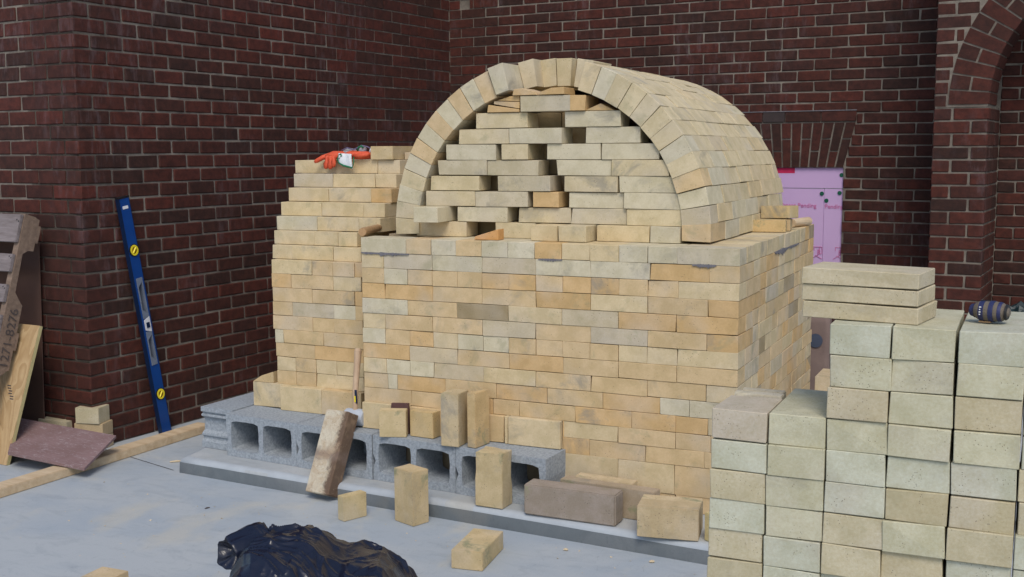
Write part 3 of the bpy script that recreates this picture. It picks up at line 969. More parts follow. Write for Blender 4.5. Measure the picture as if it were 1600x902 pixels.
# blocks laid end-on at the left corner: their ribbed end shows
def end_block():
    L, Wd, H = .40, .19, .192
    prof = [(0, .001), (0, .030), (.012, .040), (.012, .050), (.003, .058), (.003, .066), (.022, .080), (.024, .135), (.003, .148), (.003, .156), (.012, .160), (.012, .166), (0, .170), (0, .192),
            (L, .192), (L, .001)]
    bm = bmesh.new()
    add_prism(bm, prof, 0, 0, Wd)
    me = bpy.data.meshes.new('end_block'); bm.to_mesh(me); bm.free(); me.materials.append(M['block'])
    return me
eb = end_block()
for k, (x, y, w_) in enumerate(((-2.512, .035, 'end-on at the left corner of the plinth, its ribbed end showing'), (-2.497, .440, 'far one of the two laid end-on, half hidden behind the flue'))):
    o = link('cinder_block', eb, None, None, (x, y, PZ + .0005), (0, 0, BA + .01))
    tag(o, 'grey concrete cinder block ' + w_, 'cinder block', 'cinder blocks under the kiln')
# hidden support under the flue, same blocks
for i in range(2):
    o = link('cinder_block', eb, None, None, (-2.10 + i * .2, .175, PZ + .0005), (0, 0, 0))
    o.scale = (1, 1, 1)
    tag(o, ['grey cinder block under the left half of the stepped flue', 'grey cinder block under the right half of the stepped flue'][i], 'cinder block', 'cinder blocks under the flue')

# ============================================================ loose bricks
def loose(label, corner, yaw_left, ll, lr, h, z, col, cat='brick', name='firebrick', mat='fire_loose', rx=0, ry=0, bev=.0018, group=None, chip=0):
    """corner = the ground corner nearest the camera; ll metres along yaw_left (deg), lr metres at right angles to it"""
    a = R(yaw_left)
    v1 = Vector((math.cos(a), math.sin(a))); v2 = Vector((v1.y, -v1.x))   # v2 turns to the right-back
    c = Vector(corner) + v1 * ll / 2 + v2 * lr / 2
    bm = bmesh.new(); bmesh.ops.create_cube(bm, size=1)
    bmesh.ops.subdivide_edges(bm, edges=bm.edges[:], cuts=5, use_grid_fill=True)
    sd = random.random() * 50
    for q in bm.verts:
        q.co = Vector((q.co.x * ll, q.co.y * lr, q.co.z * h))
        ex = (abs(abs(q.co.x) - ll / 2) < 1e-4) + (abs(abs(q.co.y) - lr / 2) < 1e-4) + (abs(abs(q.co.z) - h / 2) < 1e-4)
        nz = noise.noise(q.co * 30 + Vector((sd, 0, 0)))
        q.co *= 1 + (nz * .004 if ex < 2 else -abs(nz) * .008)
        if chip and ex >= 2 and q.co.z > 0 and noise.noise(q.co * 14 + Vector((sd, 9, 0))) > .12: q.co -= q.co.normalized() * chip
    sharp = [e for e in bm.edges if len(e.link_faces) == 2 and e.calc_face_angle(0) > 1.0]
    bmesh.ops.bevel(bm, geom=sharp, offset=bev, segments=2, affect='EDGES')
    for f in bm.faces: f.smooth = False
    me = bpy.data.meshes.new(name); bm.to_mesh(me); bm.free(); me.materials.append(M[mat])
    o = link(name, me, None, None, (c.x, c.y, z + h / 2 + .0008), (rx, ry, a), col)
    return tag(o, label, cat, group)
G = 'loose bricks around the kiln'
Tn, Cr = (.55, .44, .27), (.56, .49, .35)
loose('small half brick on the floor at the foot of the leaning stained brick', (-1.429, -.435), 157, .042, .108, .098, 0, (.56, .46, .27), group=G)
loose('tan brick standing upright on the floor before the plinth', (-1.153, -.377), 160, .112, .080, .212, 0, Tn, group=G)
loose('tan brick standing upright on the plinth in front of the rightmost cinder block', (-.836, -.247), 178, .118, .085, .215, PZ, (.55, .45, .28), group=G, chip=.004)
loose('tan brick lying flat on the floor, alone right of the black bag', (-.703, -.69), 187.5, .114, .235, .067, 0, (.57, .46, .28), group=G)
loose('brick lying at the very bottom edge of the photo, left of the black bag', (-1.690, -1.530), 182, .110, .225, .064, 0, (.58, .46, .30), group=G)
loose('smudged tan brick standing upright on the blocks, left one of two', (-1.072, -.149), 183, .077, .10, .213, .265, (.52, .43, .28), group=G)
loose('clean tan brick standing upright on the blocks, right one of two', (-1.003, -.137), 172, .040, .1, .220, .265, (.57, .43, .24), group=G)
loose('square half brick leaning forward on the blocks, left of its pair', (-1.343, -.093), 200, .112, .045, .112, .265, (.57, .47, .29), group=G, rx=-.04)
loose('square half brick on the blocks, right of its pair, beside the upright bricks', (-1.229, -.072), 176, .113, .060, .107, .265, (.57, .44, .24), group=G)
loose('long grey-brown used brick on edge at the plinth edge', (-.373, -.269), 179.3, .366, .085, .117, PZ, (.33, .285, .25), group=G, bev=.005)
loose('long brownish brick on edge just behind the grey-brown one', (-.259, -.168), 175.5, .386, .058, .114, PZ, (.40, .33, .25), group=G)
loose('thin pale brick on edge against the foot of the kiln wall', (-.362, -.108), 176, .238, .048, .120, PZ, (.57, .47, .32), group=G)
loose('speckled brick on edge at the right, front one of two put together', (-.057, -.298), 189, .216, .090, .112, PZ, (.53, .43, .28), group=G)
loose('pale brick on edge at the right, back one of two put together', (-.072, -.209), 189, .216, .060, .110, PZ, (.57, .47, .31), group=G)
loose('pale brick end peeping out between the pair on edge and the tall stack', (.005, -.300), 150, .055, .12, .100, PZ, (.60, .50, .26), group=G)

# long stained brick leaning on the block row
def leaning():
    L, Wd, T = .352, .125, .070
    bm = bmesh.new(); bmesh.ops.create_cube(bm, size=1)
    bmesh.ops.subdivide_edges(bm, edges=bm.edges[:], cuts=9, use_grid_fill=True)
    for q in bm.verts:
        q.co = Vector((q.co.x * Wd, q.co.y * T, q.co.z * L))
        ex = (abs(abs(q.co.x) - Wd / 2) < 1e-4) + (abs(abs(q.co.y) - T / 2) < 1e-4) + (abs(abs(q.co.z) - L / 2) < 1e-4)
        nz = noise.noise(q.co * 24)
        q.co *= 1 + (nz * .006 if ex < 2 else -abs(nz) * .018)
    bmesh.ops.bevel(bm, geom=[e for e in bm.edges if e.calc_face_angle(0) > .9], offset=.003, segments=1, affect='EDGES')
    m, nt, b = new_mat('stained_old_firebrick')
    tc = nt.nodes.new('ShaderNodeTexCoord'); P = tc.outputs['Object']
    n1 = noise_tex(nt, P, 16, 6, .75, .8); n2 = noise_tex(nt, P, 90, 5, .8)
    c = mix(nt, ramp(nt, n1, .42, .58), (.60, .54, .42), (.50, .40, .28))
    sx = nt.nodes.new('ShaderNodeSeparateXYZ'); nt.links.new(P, sx.inputs[0])
    # glaze run over the right edge and a scorched band across the middle
    d1 = math_n(nt, 'ADD', math_n(nt, 'ABSOLUTE', math_n(nt, 'SUBTRACT', sx.outputs['X'], .058)), math_n(nt, 'MULTIPLY', math_n(nt, 'SUBTRACT', n1, .5), .12))
    c = mix(nt, math_n(nt, 'MULTIPLY', ramp(nt, d1, .012, .034, (1, 1, 1), (0, 0, 0)), .92), c, (.11, .06, .035))
    d2 = math_n(nt, 'ADD', math_n(nt, 'ABSOLUTE', math_n(nt, 'ADD', sx.outputs['Z'], .015)), math_n(nt, 'MULTIPLY', math_n(nt, 'SUBTRACT', n1, .5), .10))
    c = mix(nt, math_n(nt, 'MULTIPLY', ramp(nt, d2, .006, .028, (1, 1, 1), (0, 0, 0)), .75), c, (.20, .14, .11))
    n4 = noise_tex(nt, P, 9, 3, .6)
    c = mix(nt, math_n(nt, 'MULTIPLY', ramp(nt, n4, .53, .62), .5), c, (.36, .25, .16))
    c = mix(nt, math_n(nt, 'MULTIPLY', ramp(nt, n2, .56, .66), .45), c, (.12, .08, .06))
    nt.links.new(c, b.inputs['Base Color']); b.inputs['Roughness'].default_value = .9
    bump(nt, b, math_n(nt, 'ADD', n1, n2), .9, .006)
    foot = Vector((-1.672, -.230, .0)); head = Vector((-1.655, -.070, .345))
    zax = (head - foot).normalized()
    xax = Vector((math.cos(R(-8)), math.sin(R(-8)), 0)); xax = (xax - zax * xax.dot(zax)).normalized()
    roll = Matrix.Rotation(R(0), 3, zax); xax = roll @ xax
    yax = zax.cross(xax)
    mt = Matrix((( *[xax[0], yax[0], zax[0]], 0), (*[xax[1], yax[1], zax[1]], 0), (*[xax[2], yax[2], zax[2]], 0), (0, 0, 0, 1)))
    mt.translation = foot + zax * L / 2 + Vector((0, 0, .022))
    o = bm_obj('stained_brick', bm, m); o.matrix_world = mt
    tag(o, 'long old scorched and stained brick leaning on the cinder blocks', 'brick')
leaning()

# brown tile scrap standing behind the square half bricks
bm = bmesh.new(); add_prism(bm, [(-.050, 0), (.046, 0), (.044, .128), (-.034, .124)], 1, 0, .012)
tag(bm_obj('tile_scrap', bm, M['tile'], None, (-1.408, -.040, .266), (0, 0, .05)), 'brown tile scrap standing behind the left square half brick', 'tile')

# bricks on the right side ledge
loose('brick lying on the right ledge against the vault, lower of two', (-.012, .872), 188, .150, .075, .052, zc(13), (.56, .42, .22), group=G)
loose('brick lying on the right ledge, under the topmost one, further back', (-.010, .955), 186, .150, .10, .050, zc(13), (.55, .42, .25), group=G)
loose('brick on top of the others on the right ledge beside the vault', (-.015, .960), 168, .135, .10, .055, zc(13) + .052, (.58, .46, .26), group=G, rx=.03, ry=.03)
bm = bmesh.new(); add_tube(bm, [(-.05, 1.20, zc(13) + .021), (-.005, 1.36, zc(13) + .021)], [.019, .020], 14)
tag(bm_obj('wood_offcut', bm, M['lumber']), 'short round wooden offcut at the back end of the right ledge', 'wood offcut')
# bricks on the flue
loose('header brick lying on the top of the stepped flue, right of the gloves', (-1.738, .505), 181, .118, .2, .062, zc(18), (.57, .46, .28), group=G)
loose('thin brick piece on the flue top, between the header brick and the vault', (-1.640, .60), 180, .09, .1, .034, zc(18), (.56, .45, .30), group=G)
# wedge chip at the left foot of the flue
bm = bmesh.new(); add_prism(bm, [(-.060, 0), (.055, 0), (.055, .052), (-.010, .030)], 1, 0, .06)
o = bm_obj('brick_chip', bm, M['fire'], None, (-2.238, .152, .379)); o.color = (.55, .42, .24, 1)
tag(o, 'wedge-shaped brick chip on the low course at the far left of the flue', 'brick')
# bricks in the corner by the wall
for i, (x, y, z, l, w_, h, yaw, lab) in enumerate((
        (-3.100, .012, 0, .15, .10, .0635, 195, 'bottom brick of the pile at the wall corner, behind the brown board'),
        (-3.098, .012, .0640, .148, .10, .0635, 196, 'second brick up in the pile at the wall corner'),
        (-3.108, .000, .1280, .124, .10, .078, 194, 'pale half brick on top of the pile at the wall corner'),
        (-3.30, -.02, 0, .19, .10, .125, 180, 'pale brick beside the corner pile, carrying the far edge of the brown board'),
        (-3.225, -.235, 0, .11, .12, .060, 180, 'brick under the near side of the brown board, right of two'),
        (-3.345, -.245, 0, .11, .12, .060, 180, 'brick under the near side of the brown board, left of two'))):
    loose(lab, (x, y), yaw, l, w_, h, z, (.52, .47, .34) if i in (2, 3) else (.53, .42, .27), group='bricks piled by the wall corner', mat='fire_stack')

# ============================================================ tall stack at the right
G2 = 'cream bricks in the tall stack at the right'
SX, SY, ST, PW, RH = .722, -1.765, 1.088, .1172, .0645
ords = ['topmost', 'second', 'third', 'fourth', 'fifth', 'sixth', 'seventh', 'eighth', 'ninth', 'tenth', 'eleventh', 'twelfth', 'thirteenth', 'fourteenth', 'fifteenth']
colw = ['leftmost column', 'second column', 'third column', 'fourth column', 'fifth column', 'sixth, cropped column']
scol = {0: 'pwtwtt', 1: 'ccccww', 2: 'wcocwwttw', 3: 'ccccwoco', 4: 'wcocwotw', 5: 'cwotw'}
SP = {'w': (.525, .54, .445), 'c': (.535, .525, .395), 't': (.535, .49, .355), 'o': (.54, .485, .34), 'p': (.53, .475, .385)}
shifts = {(0, 3): (-.002, 0), (1, 3): (0, 0)}
for col in range(6):
    top = {0: 3, 1: 3, 5: 2}.get(col, 0)
    dep = {0: .150, 1: .262, 2: .30, 3: .30, 4: .315, 5: .315}[col]
    drift = 0
    for rr in range(top, 15):
        z1 = ST - rr * RH
        k = rr - top
        w_ = .1158 + random.uniform(-.0018, .0008)
        drift = -.0012 * max(0, rr - 3) + random.uniform(-.0012, .0012)
        x0 = SX + (col - 3) * PW + drift + (.003 if col == 4 else 0) + (.004 if col == 5 else 0)
        c = SP[(scol[col] + 'wcotcwtcwctwcc')[k]]; f = random.uniform(.95, 1.03)
        y0 = SY + random.uniform(-.005, .004) + .0015 * (rr % 3)
        me = block_mesh(w_, dep, RH - .0012, 'stack', bev=.0014, jit=.0014, nvar=5, mat=M['fire_stack'])
        o = link('firebrick', me, None, None, (x0 + w_ / 2, y0 + dep / 2, z1 - RH / 2), (random.uniform(-.004, .004), random.uniform(-.004, .004), random.uniform(-.012, .012)), tuple(v * f for v in c))
        tag(o, f'cream speckled firebrick, {ords[k]} in the {colw[col]} of the tall right stack', 'brick', G2)
# three flat bricks across the top
for i, (dx, dy, lab) in enumerate(((0, 0, 'bottom'), (-.003, .003, 'middle'), (-.004, .001, 'top'))):
    me = block_mesh(.232, .135, .0325, 'split', bev=.0014, jit=.0016, mat=M['fire_stack'])
    o = link('flat_brick', me, None, None, (.548 + .116 + dx, -1.765 + .115 + dy, ST + .0175 + i * .0338), (0, 0, R(-9) + (i - 1) * .012), (.56, .50, .36))
    tag(o, f'long flat cream brick laid across the stack top, {lab} one of three', 'brick', 'three flat bricks on top of the stack')
# pieces standing behind the first column (chipped cap)
loose('chipped pale brick slab lying behind the leftmost column of the stack', (.480, -1.600), 180, .108, .035, .0645, ST - 4 * RH, (.56, .52, .42), mat='fire_stack', chip=.006)
loose('narrow brick right behind the chipped slab on the stack', (.476, -1.560), 180, .095, .03, .0645, ST - 4 * RH, (.54, .49, .38), mat='fire_stack')
# pallet under the stack
pl = tag(empty('pallet', (.72, -1.60, 0)), 'low wooden pallet under the tall cream brick stack', 'pallet')
for y in (-.17, .0, .17): box_obj('stringer', -.42, .42, y - .02, y + .02, .0, .095, M['pallet'], pl)
for i in range(7): box_obj('slat', -.41 + i * .12, -.41 + i * .12 + .09, -.2, .2, .096, .1185, M['pallet_slat'], pl)

# striped tape case on the stack
tp = tag(empty('tape_case', (.893, -1.640, ST + .001), R(-14)), 'taupe and navy striped barrel-shaped tape case on top of the stack', 'tool')
prof = [(-.062, .014), (-.058, .020), (-.050, .022), (-.044, .028), (-.032, .034), (-.012, .037), (.012, .037), (.03, .034), (.045, .029), (.054, .021), (.056, .012)]
def prof_r(x):
    for (a, ra), (b, rb) in zip(prof, prof[1:]):
        if a <= x <= b: return ra + (rb - ra) * (x - a) / (b - a)
    return .012
def barrel(name, x0, x1, mat, grow=0, parent=tp, n=24, steps=6):
    bm = bmesh.new(); pts = []; rad = []
    for s in range(steps + 1):
        x = x0 + (x1 - x0) * s / steps; pts.append((x, 0, .036)); rad.append((prof_r(x) + grow) )
    add_tube(bm, pts, [(r_ * 1.0, r_ * .92) for r_ in rad], n)
    return bm_obj(name, bm, mat, parent, smooth=False)
tp.scale = (.64, .62, .60)
barrel('body', -.05, .056, M['taupe'])
barrel('end_cap', -.062, -.046, M['navy'], .0012)
barrel('stripe', -.030, -.014, M['navy'], .0012)
barrel('stripe', .000, .014, M['navy'], .0012)
barrel('stripe', .026, .036, M['navy'], .0012)
barrel('end_ring', .046, .051, M['iron'], .0012)
box_obj('belt_clip', -.03, .005, -.018, .006, -.0005, .004, M['handle'], tp)
box_obj('slot', -.03, .012, -.006, .006, .0685, .0705, M['black'], tp)
for q, (zz, w_) in enumerate(((.052, .006), (.044, .004), (.036, .005), (.028, .004))):
    box_obj('worn_print', -.025, -.025 + w_, -.0388 + abs(zz - .036) * .22, -.037, zz - .002, zz + .002, M['white'], tp)

# ============================================================ timber, board, plywood, pallets
tag(box_obj('timber', 0, 2.9, -.045, .045, 0, .040, M['lumber'], None, .003, (-2.835, .505, .0008), (0, 0, R(-90 - .5))), 'long sawn pine timber lying on the floor along the wall', 'timber')
def timber_fix():
    o = [o for o in bpy.data.objects if o.name == 'timber'][0]
    # from the far end beside the plinth to beyond the left edge of the photo
    A = Vector((-2.905, .520)); B = Vector((-2.960, -.72))
    d_ = (B - A).normalized()
    o.location = (A.x, A.y, .0008); o.rotation_euler = (0, 0, math.atan2(d_.y, d_.x))
timber_fix()

bm = bmesh.new()
P = [Vector((-3.491, -.143, .158)), Vector((-2.875, -.130, .128)), Vector((-2.800, -.405, .052)), Vector((-3.250, -.417, .078))]
nn = Vector((0, 0, 1))
A_ = [bm.verts.new(p) for p in P]; B_ = [bm.verts.new(p - nn * .012) for p in P]
bm.faces.new(A_); bm.faces.new(B_[::-1])
for i in range(4): bm.faces.new((A_[i], B_[i], B_[(i + 1) % 4], A_[(i + 1) % 4]))
bmesh.ops.recalc_face_normals(bm, faces=bm.faces[:])
tag(bm_obj('shelf_board', bm, M['board']), 'dusty purplish-brown board lying tilted on bricks and the timber', 'board')

# pallet leaning on the building, notched stringers and face boards
tilt = math.atan(.31)
rootw = Matrix.Rotation(AW, 4, 'Z')
def wf(x, y, z): return rootw @ Vector((x, y, z))
pal_o = empty('pallet', wf(-3.36, -.665, 0)); pal_o.rotation_euler = Matrix.Rotation(AW, 3, 'Z').to_4x4().to_euler()
mt = rootw @ Matrix.Translation((-3.36, -.665, .002)) @ Matrix.Rotation(-tilt, 4, 'X')
pal_o.matrix_world = mt
tag(pal_o, 'weathered grey-brown wooden pallet leaning on the wall at the left edge', 'pallet')
LP = 1.172
# local: x along the face boards, y depth (0 = back edge, -.10 = front), z up the slope
def stringer_poly():
    pts = [(0, 0), (0, .20)]
    pts += [(-.012, .205), (-.05, .235), (-.05, .395), (-.012, .43), (0, .435)]
    pts += [(0, .745), (-.012, .755), (-.052, .800), (-.055, .985), (-.030, 1.005), (0, 1.010), (0, LP - .01), (-.03, LP), (-.085, LP), (-.085, 0)]
    return pts
for x in (-.038, -.52, -1.0):
    bm = bmesh.new(); add_prism(bm, stringer_poly(), 0, x, x + .036)
    bm_obj('stringer', bm, M['pallet'], pal_o)
zt = LP - .005
for i, w_ in enumerate((.135, .085, .085, .085, .085, .085, .085, .085)):
    box_obj('slat', -1.04, -.0005 + random.uniform(-.008, .0), -.103, -.086, zt - w_, zt, M['pallet_slat'], pal_o, .002)
    for xx in (-.012, -.026):
        bm = bmesh.new(); add_tube(bm, [(xx - .002, -.104, zt - w_ * .3 - xx * .5), (xx - .002, -.1045, zt - w_ * .3 - xx * .5)], .0035, 8)
        bm_obj('nail', bm, M['iron'], pal_o)
    zt -= w_ + (.057 if i == 0 else .060)
for z in (.05, .53, 1.05): box_obj('back_slat', -1.04, -.001, .0008, .016, z, z + .085, M['pallet'], pal_o, .002)
text_mesh('stencil', '1271-8276', .066, M['ink'], pal_o, (.0006, -.016, .440), (PI / 2, -PI / 2, PI / 2), .0004)

# plywood sheet leaning behind the pallet's foot
t2 = math.atan((.653 - .43) / .625)
ply = empty('plywood_sheet'); ply.matrix_world = rootw @ Matrix.Translation((-3.262, -.653, .002)) @ Matrix.Rotation(-t2, 4, 'X')
tag(ply, 'light plywood sheet with wavy grain leaning behind the pallet foot', 'plywood')
box_obj('face_veneer', -.9, -.0008, -.0008, .0012, 0, .660, M['plywood'], ply)
box_obj('edge_plies', -.9, 0, .0014, .018, .0005, .6595, M['ply_edge'], ply)
for k, (dx, dz) in enumerate(((0, 0), (.004, .012), (-.002, .024), (.003, .036), (0, .048), (.002, .060))):
    box_obj('stencil_mark', -.085 + dx - k * .008, -.060 + dx - k * .008, -.0013, -.0009, .300 + dz, .306 + dz, M['ink'], ply)
# brown hardboard standing against the wall behind them
hb = box_obj('hardboard_sheet', -1.0, 0, 0, .006, 0, 1.0, M['hardboard'], None)
hb.matrix_world = rootw @ Matrix.Translation((-3.445, -.30, .002)) @ Matrix.Rotation(-.03, 4, 'X')
tag(hb, 'dark brown hardboard sheet upright against the wall behind the pallet', 'board')

# ============================================================ blue spirit level
foot = wf(-3.085, .150, .0); head = wf(XW + .030, -.035, 1.212)
lv = empty('spirit_level')
zax = (head - foot).normalized()
yax = (rootw.to_3x3() @ Vector((0, 1, 0))); yax = (yax - zax * yax.dot(zax)).normalized()
xax = yax.cross(zax)
mm = Matrix(((xax.x, yax.x, zax.x, foot.x), (xax.y, yax.y, zax.y, foot.y), (xax.z, yax.z, zax.z, foot.z + .001), (0, 0, 0, 1)))
lv.matrix_world = mm
tag(lv, 'long blue spirit level with yellow vials leaning on the brick wall', 'spirit level')
LL = (head - foot).length
HWD, TH = .030, .0125
def seg(z0, z1, y0=-HWD, y1=HWD, mat='blue', name='body', tx=TH): return box_obj(name, -tx, tx, y0, y1, z0, z1, M[mat], lv, .001)
cut = [(.30, .405), (.455, .56)]
cuts = [(LL * (1 - b) , LL * (1 - a)) for a, b in ((.33, .50), (.555, .70))]
h1, h2 = cuts[1], cuts[0]      # lower hole, upper hole
bm = bmesh.new()
def sg(z0, z1, y0, y1): add_box(bm, -TH, TH, y0, y1, z0, z1)
sg(.0, h1[0], -HWD, HWD); sg(h1[1], h2[0], -HWD, HWD); sg(h2[1], LL - .003, -HWD, HWD)
for h in (h1, h2):
    sg(h[0], h[1], -HWD, -HWD + .012); sg(h[0], h[1], HWD - .010, HWD)
bm_obj('body', bm, M['blue'], lv)
# side rails of the box section
box_obj('rail', -TH - .001, TH + .001, -HWD - .002, -HWD - .0002, .002, LL - .004, M['dark_blue'], lv)
box_obj('rail', -TH - .001, TH + .001, HWD + .0002, HWD + .002, .002, LL - .004, M['dark_blue'], lv)
for h in (h1, h2):
    bm = bmesh.new()
    z0, z1 = h; iy0, iy1 = -HWD + .012, HWD - .010
    t = .006
    for (a, b, c, e) in ((z0, z1, iy0, iy0 + t), (z0, z1, iy1 - t, iy1)): add_box(bm, -TH - .003, TH + .003, c, e, a + .0003, b - .0003)
    add_prism(bm, [(iy0 + t, z0 + .0003), (iy1 - t, z0 + .0003), (iy1 - t, z0 + .022), (iy0 + t, z0 + .045)], 0, -TH - .003, TH + .003)
    add_prism(bm, [(iy0 + t, z1 - .045), (iy1 - t, z1 - .022), (iy1 - t, z1 - .0003), (iy0 + t, z1 - .0003)], 0, -TH - .003, TH + .003)
    bm_obj('grip', bm, M['grip'], lv)
zc_ = (h1[1] + h2[0]) / 2
bm = bmesh.new(); add_prism(bm, [(-.016, zc_ - .026), (.020, zc_ - .040), (.020, zc_ + .040), (-.016, zc_ + .026)], 0, TH + .0003, TH + .004)
bm_obj('vial_window', bm, M['white'], lv)
box_obj('vial', TH + .0043, TH + .007, -.008, .012, zc_ - .016, zc_ + .012, M['dark_blue'], lv)
for z in (LL * .172, LL * .785):
    bm = bmesh.new(); add_tube(bm, [(TH + .0002, .002, z), (TH + .0035, .002, z)], .030, 28); bm_obj('vial_bezel', bm, M['black'], lv)
    # yellow ring
    bm = bmesh.new(); ro, ri = .0265, .017; N = 28; rings = []
    for rad, x in ((ro, TH + .0038), (ro, TH + .0065), (ri, TH + .0065), (ri, TH + .0038)):
        rings.append([bm.verts.new((x, .002 + rad * math.cos(2 * PI * k / N) * .9, z + rad * math.sin(2 * PI * k / N))) for k in range(N)])
    for a in range(4):
        for k in range(N): bm.faces.new((rings[a][k], rings[a][(k + 1) % N], rings[(a + 1) % 4][(k + 1) % N], rings[(a + 1) % 4][k]))
    bmesh.ops.recalc_face_normals(bm, faces=bm.faces[:])
    bm_obj('vial_ring', bm, M['yellow'], lv)
    bm = bmesh.new(); add_tube(bm, [(TH + .0037, .002, z), (TH + .0045, .002, z)], .0165, 24); bm_obj('vial', bm, M['vial'], lv)
    bm = bmesh.new(); add_tube(bm, [(TH + .0056, -.008, z - .012), (TH + .0056, .012, z + .012)], .0045, 10); bm_obj('vial_tube', bm, M['yellow'], lv)
box_obj('label', TH + .0002, TH + .001, -.018, .016, LL - .055, LL - .040, M['white'], lv)
box_obj('end_cap', -TH - .0015, TH + .0015, -HWD - .0025, HWD + .0025, LL - .0028, LL + .006, M['black'], lv)

# ============================================================ hammer on the ledge, mallet by the blocks
hm = tag(empty('hammer', (-1.616, .037, zc(13))), 'hammer with a round wooden handle lying on the left ledge, head behind the vault foot', 'hammer')
a = Vector((0, 0, .019)); b = Vector((-.135, .50, .024))
bm = bmesh.new(); dv = (b - a)
add_tube(bm, [a, a + dv * .02, a + dv * .25, a + dv * .6, b], [.0165, .0185, .017, .015, .0145], 18); bm_obj('handle', bm, M['handle'], hm, smooth=False)
bm = bmesh.new(); add_tube(bm, [b + Vector((-.04, -.02, .01)), b + Vector((.07, .03, .012))], [.026, .026], 16); bm_obj('head', bm, M['iron'], hm)

ml = tag(empty('mallet', (-1.640, -.012, .266)), 'mallet stood on its grey rubber head, wooden handle against the flue', 'mallet')
bm = bmesh.new(); add_tube(bm, [(-.045, .0, .038), (-.040, .0, .038), (.042, .01, .038), (.047, .01, .038)], [.033, .037, .037, .033], 24); bm_obj('head', bm, M['rubber_white'], ml, smooth=False)
bm = bmesh.new(); add_tube(bm, [(0, .002, .060), (-.004, .012, .15), (-.012, .045, .27), (-.016, .058, .315), (-.0165, .060, .326)], [.0115, .0125, .0145, .0165, .012], 16); bm_obj('handle', bm, simple('pale_handle', (.50, .36, .24), .6, (.42, .29, .19), 30), ml)
bm = bmesh.new(); add_prism(bm, [(.002, .10), (.012, .10), (.010, .158), (.001, .158)], 1, -.003, .0016); bm_obj('sticker', bm, M['dark_blue'], ml)
bm = bmesh.new(); add_prism(bm, [(.000, .105), (.007, .105), (.006, .132), (.000, .132)], 1, -.0045, -.0032); bm_obj('sticker', bm, M['yellow'], ml)

# ============================================================ gloves and goggles on the flue
FT = zc(18)
gl = tag(empty('work_glove', (-2.05, .50, FT)), 'orange rubber work glove with its fingers hanging over the flue edge', 'glove')
bm = bmesh.new()
def finger(p, r): add_tube(bm, p, r, 10)
add_tube(bm, [(.055, .04, .016), (.03, .02, .022), (-.01, .012, .022), (-.045, .012, .016)], [(.030, .013), (.040, .020), (.042, .021), (.030, .014)], 14)
finger([(-.03, .0, .022), (-.06, -.01, .012), (-.088, -.022, -.004), (-.098, -.026, -.010)], [.013, .012, .0105, .006])
finger([(-.018, .0, .022), (-.028, -.018, .008), (-.034, -.026, -.018), (-.034, -.026, -.036), (-.034, -.025, -.041)], [.015, .0145, .013, .011, .005])
finger([(-.000, .0, .022), (-.006, -.020, .008), (-.010, -.027, -.018), (-.010, -.027, -.037), (-.010, -.026, -.042)], [.015, .0145, .0135, .0115, .005])
finger([(.015, .0, .022), (.010, -.020, .010), (.008, -.026, -.010), (.009, -.026, -.028), (.009, -.025, -.033)], [.014, .0135, .012, .010, .005])
bm_obj('palm_and_fingers', bm, M['orange'], gl, smooth=True)
gl2 = tag(empty('work_glove', (-1.975, .50, FT)), 'second orange glove with a turned-back white cuff, beside the first', 'glove')
bm = bmesh.new()
add_tube(bm, [(-.045, .03, .018), (.0, .03, .024), (.05, .035, .022), (.11, .04, .020)], [(.025, .014), (.035, .021), (.035, .021), (.020, .016)], 14)
for q in range(3): add_tube(bm, [(.02, .01 + q * .012, .02 + q * .002), (.065, .0 + q * .012, .018), (.112, .0 + q * .014, .026)], [.012, .011, .008], 8)
bm_obj('palm_and_fingers', bm, M['orange'], gl2, smooth=True)
bm = bmesh.new()
N = 9; q = []
for i in range(N):
    row = []
    for j in range(7):
        u, v = i / (N - 1), j / 6
        x = -.045 + u * .072 + v * .012; z = .032 - v * .052 - u * v * .018 - .004 * u
        y = -.006 - .012 * math.sin(v * PI * .6) - .006 * math.sin(u * 9) * (1 - v) - .010
        row.append(bm.verts.new((x, y, z)))
    q.append(row)
for i in range(N - 1):
    for j in range(6): bm.faces.new((q[i][j], q[i + 1][j], q[i + 1][j + 1], q[i][j + 1]))
r_ = bmesh.ops.extrude_face_region(bm, geom=bm.faces[:])
for v in [e for e in r_['geom'] if isinstance(e, bmesh.types.BMVert)]: v.co.y += .005
bmesh.ops.recalc_face_normals(bm, faces=bm.faces[:])
cf = bm_obj('cuff', bm, M['cuff'], gl2, smooth=True)
bm = bmesh.new(); add_tube(bm, [(-.040, -.018, .022), (-.046, -.020, .004), (-.036, -.026, -.012), (-.010, -.028, -.026), (.018, -.028, -.032), (.036, -.027, -.036)], .0042, 8)
add_tube(bm, [(-.040, -.018, .022), (-.026, -.024, .028), (-.022, -.026, .020), (-.034, -.027, .006)], .0036, 8)
add_tube(bm, [(.036, -.027, -.036), (.044, -.024, -.012), (.040, -.018, .014)], .0025, 6)
bm_obj('hem', bm, M['green'], gl2, smooth=True)
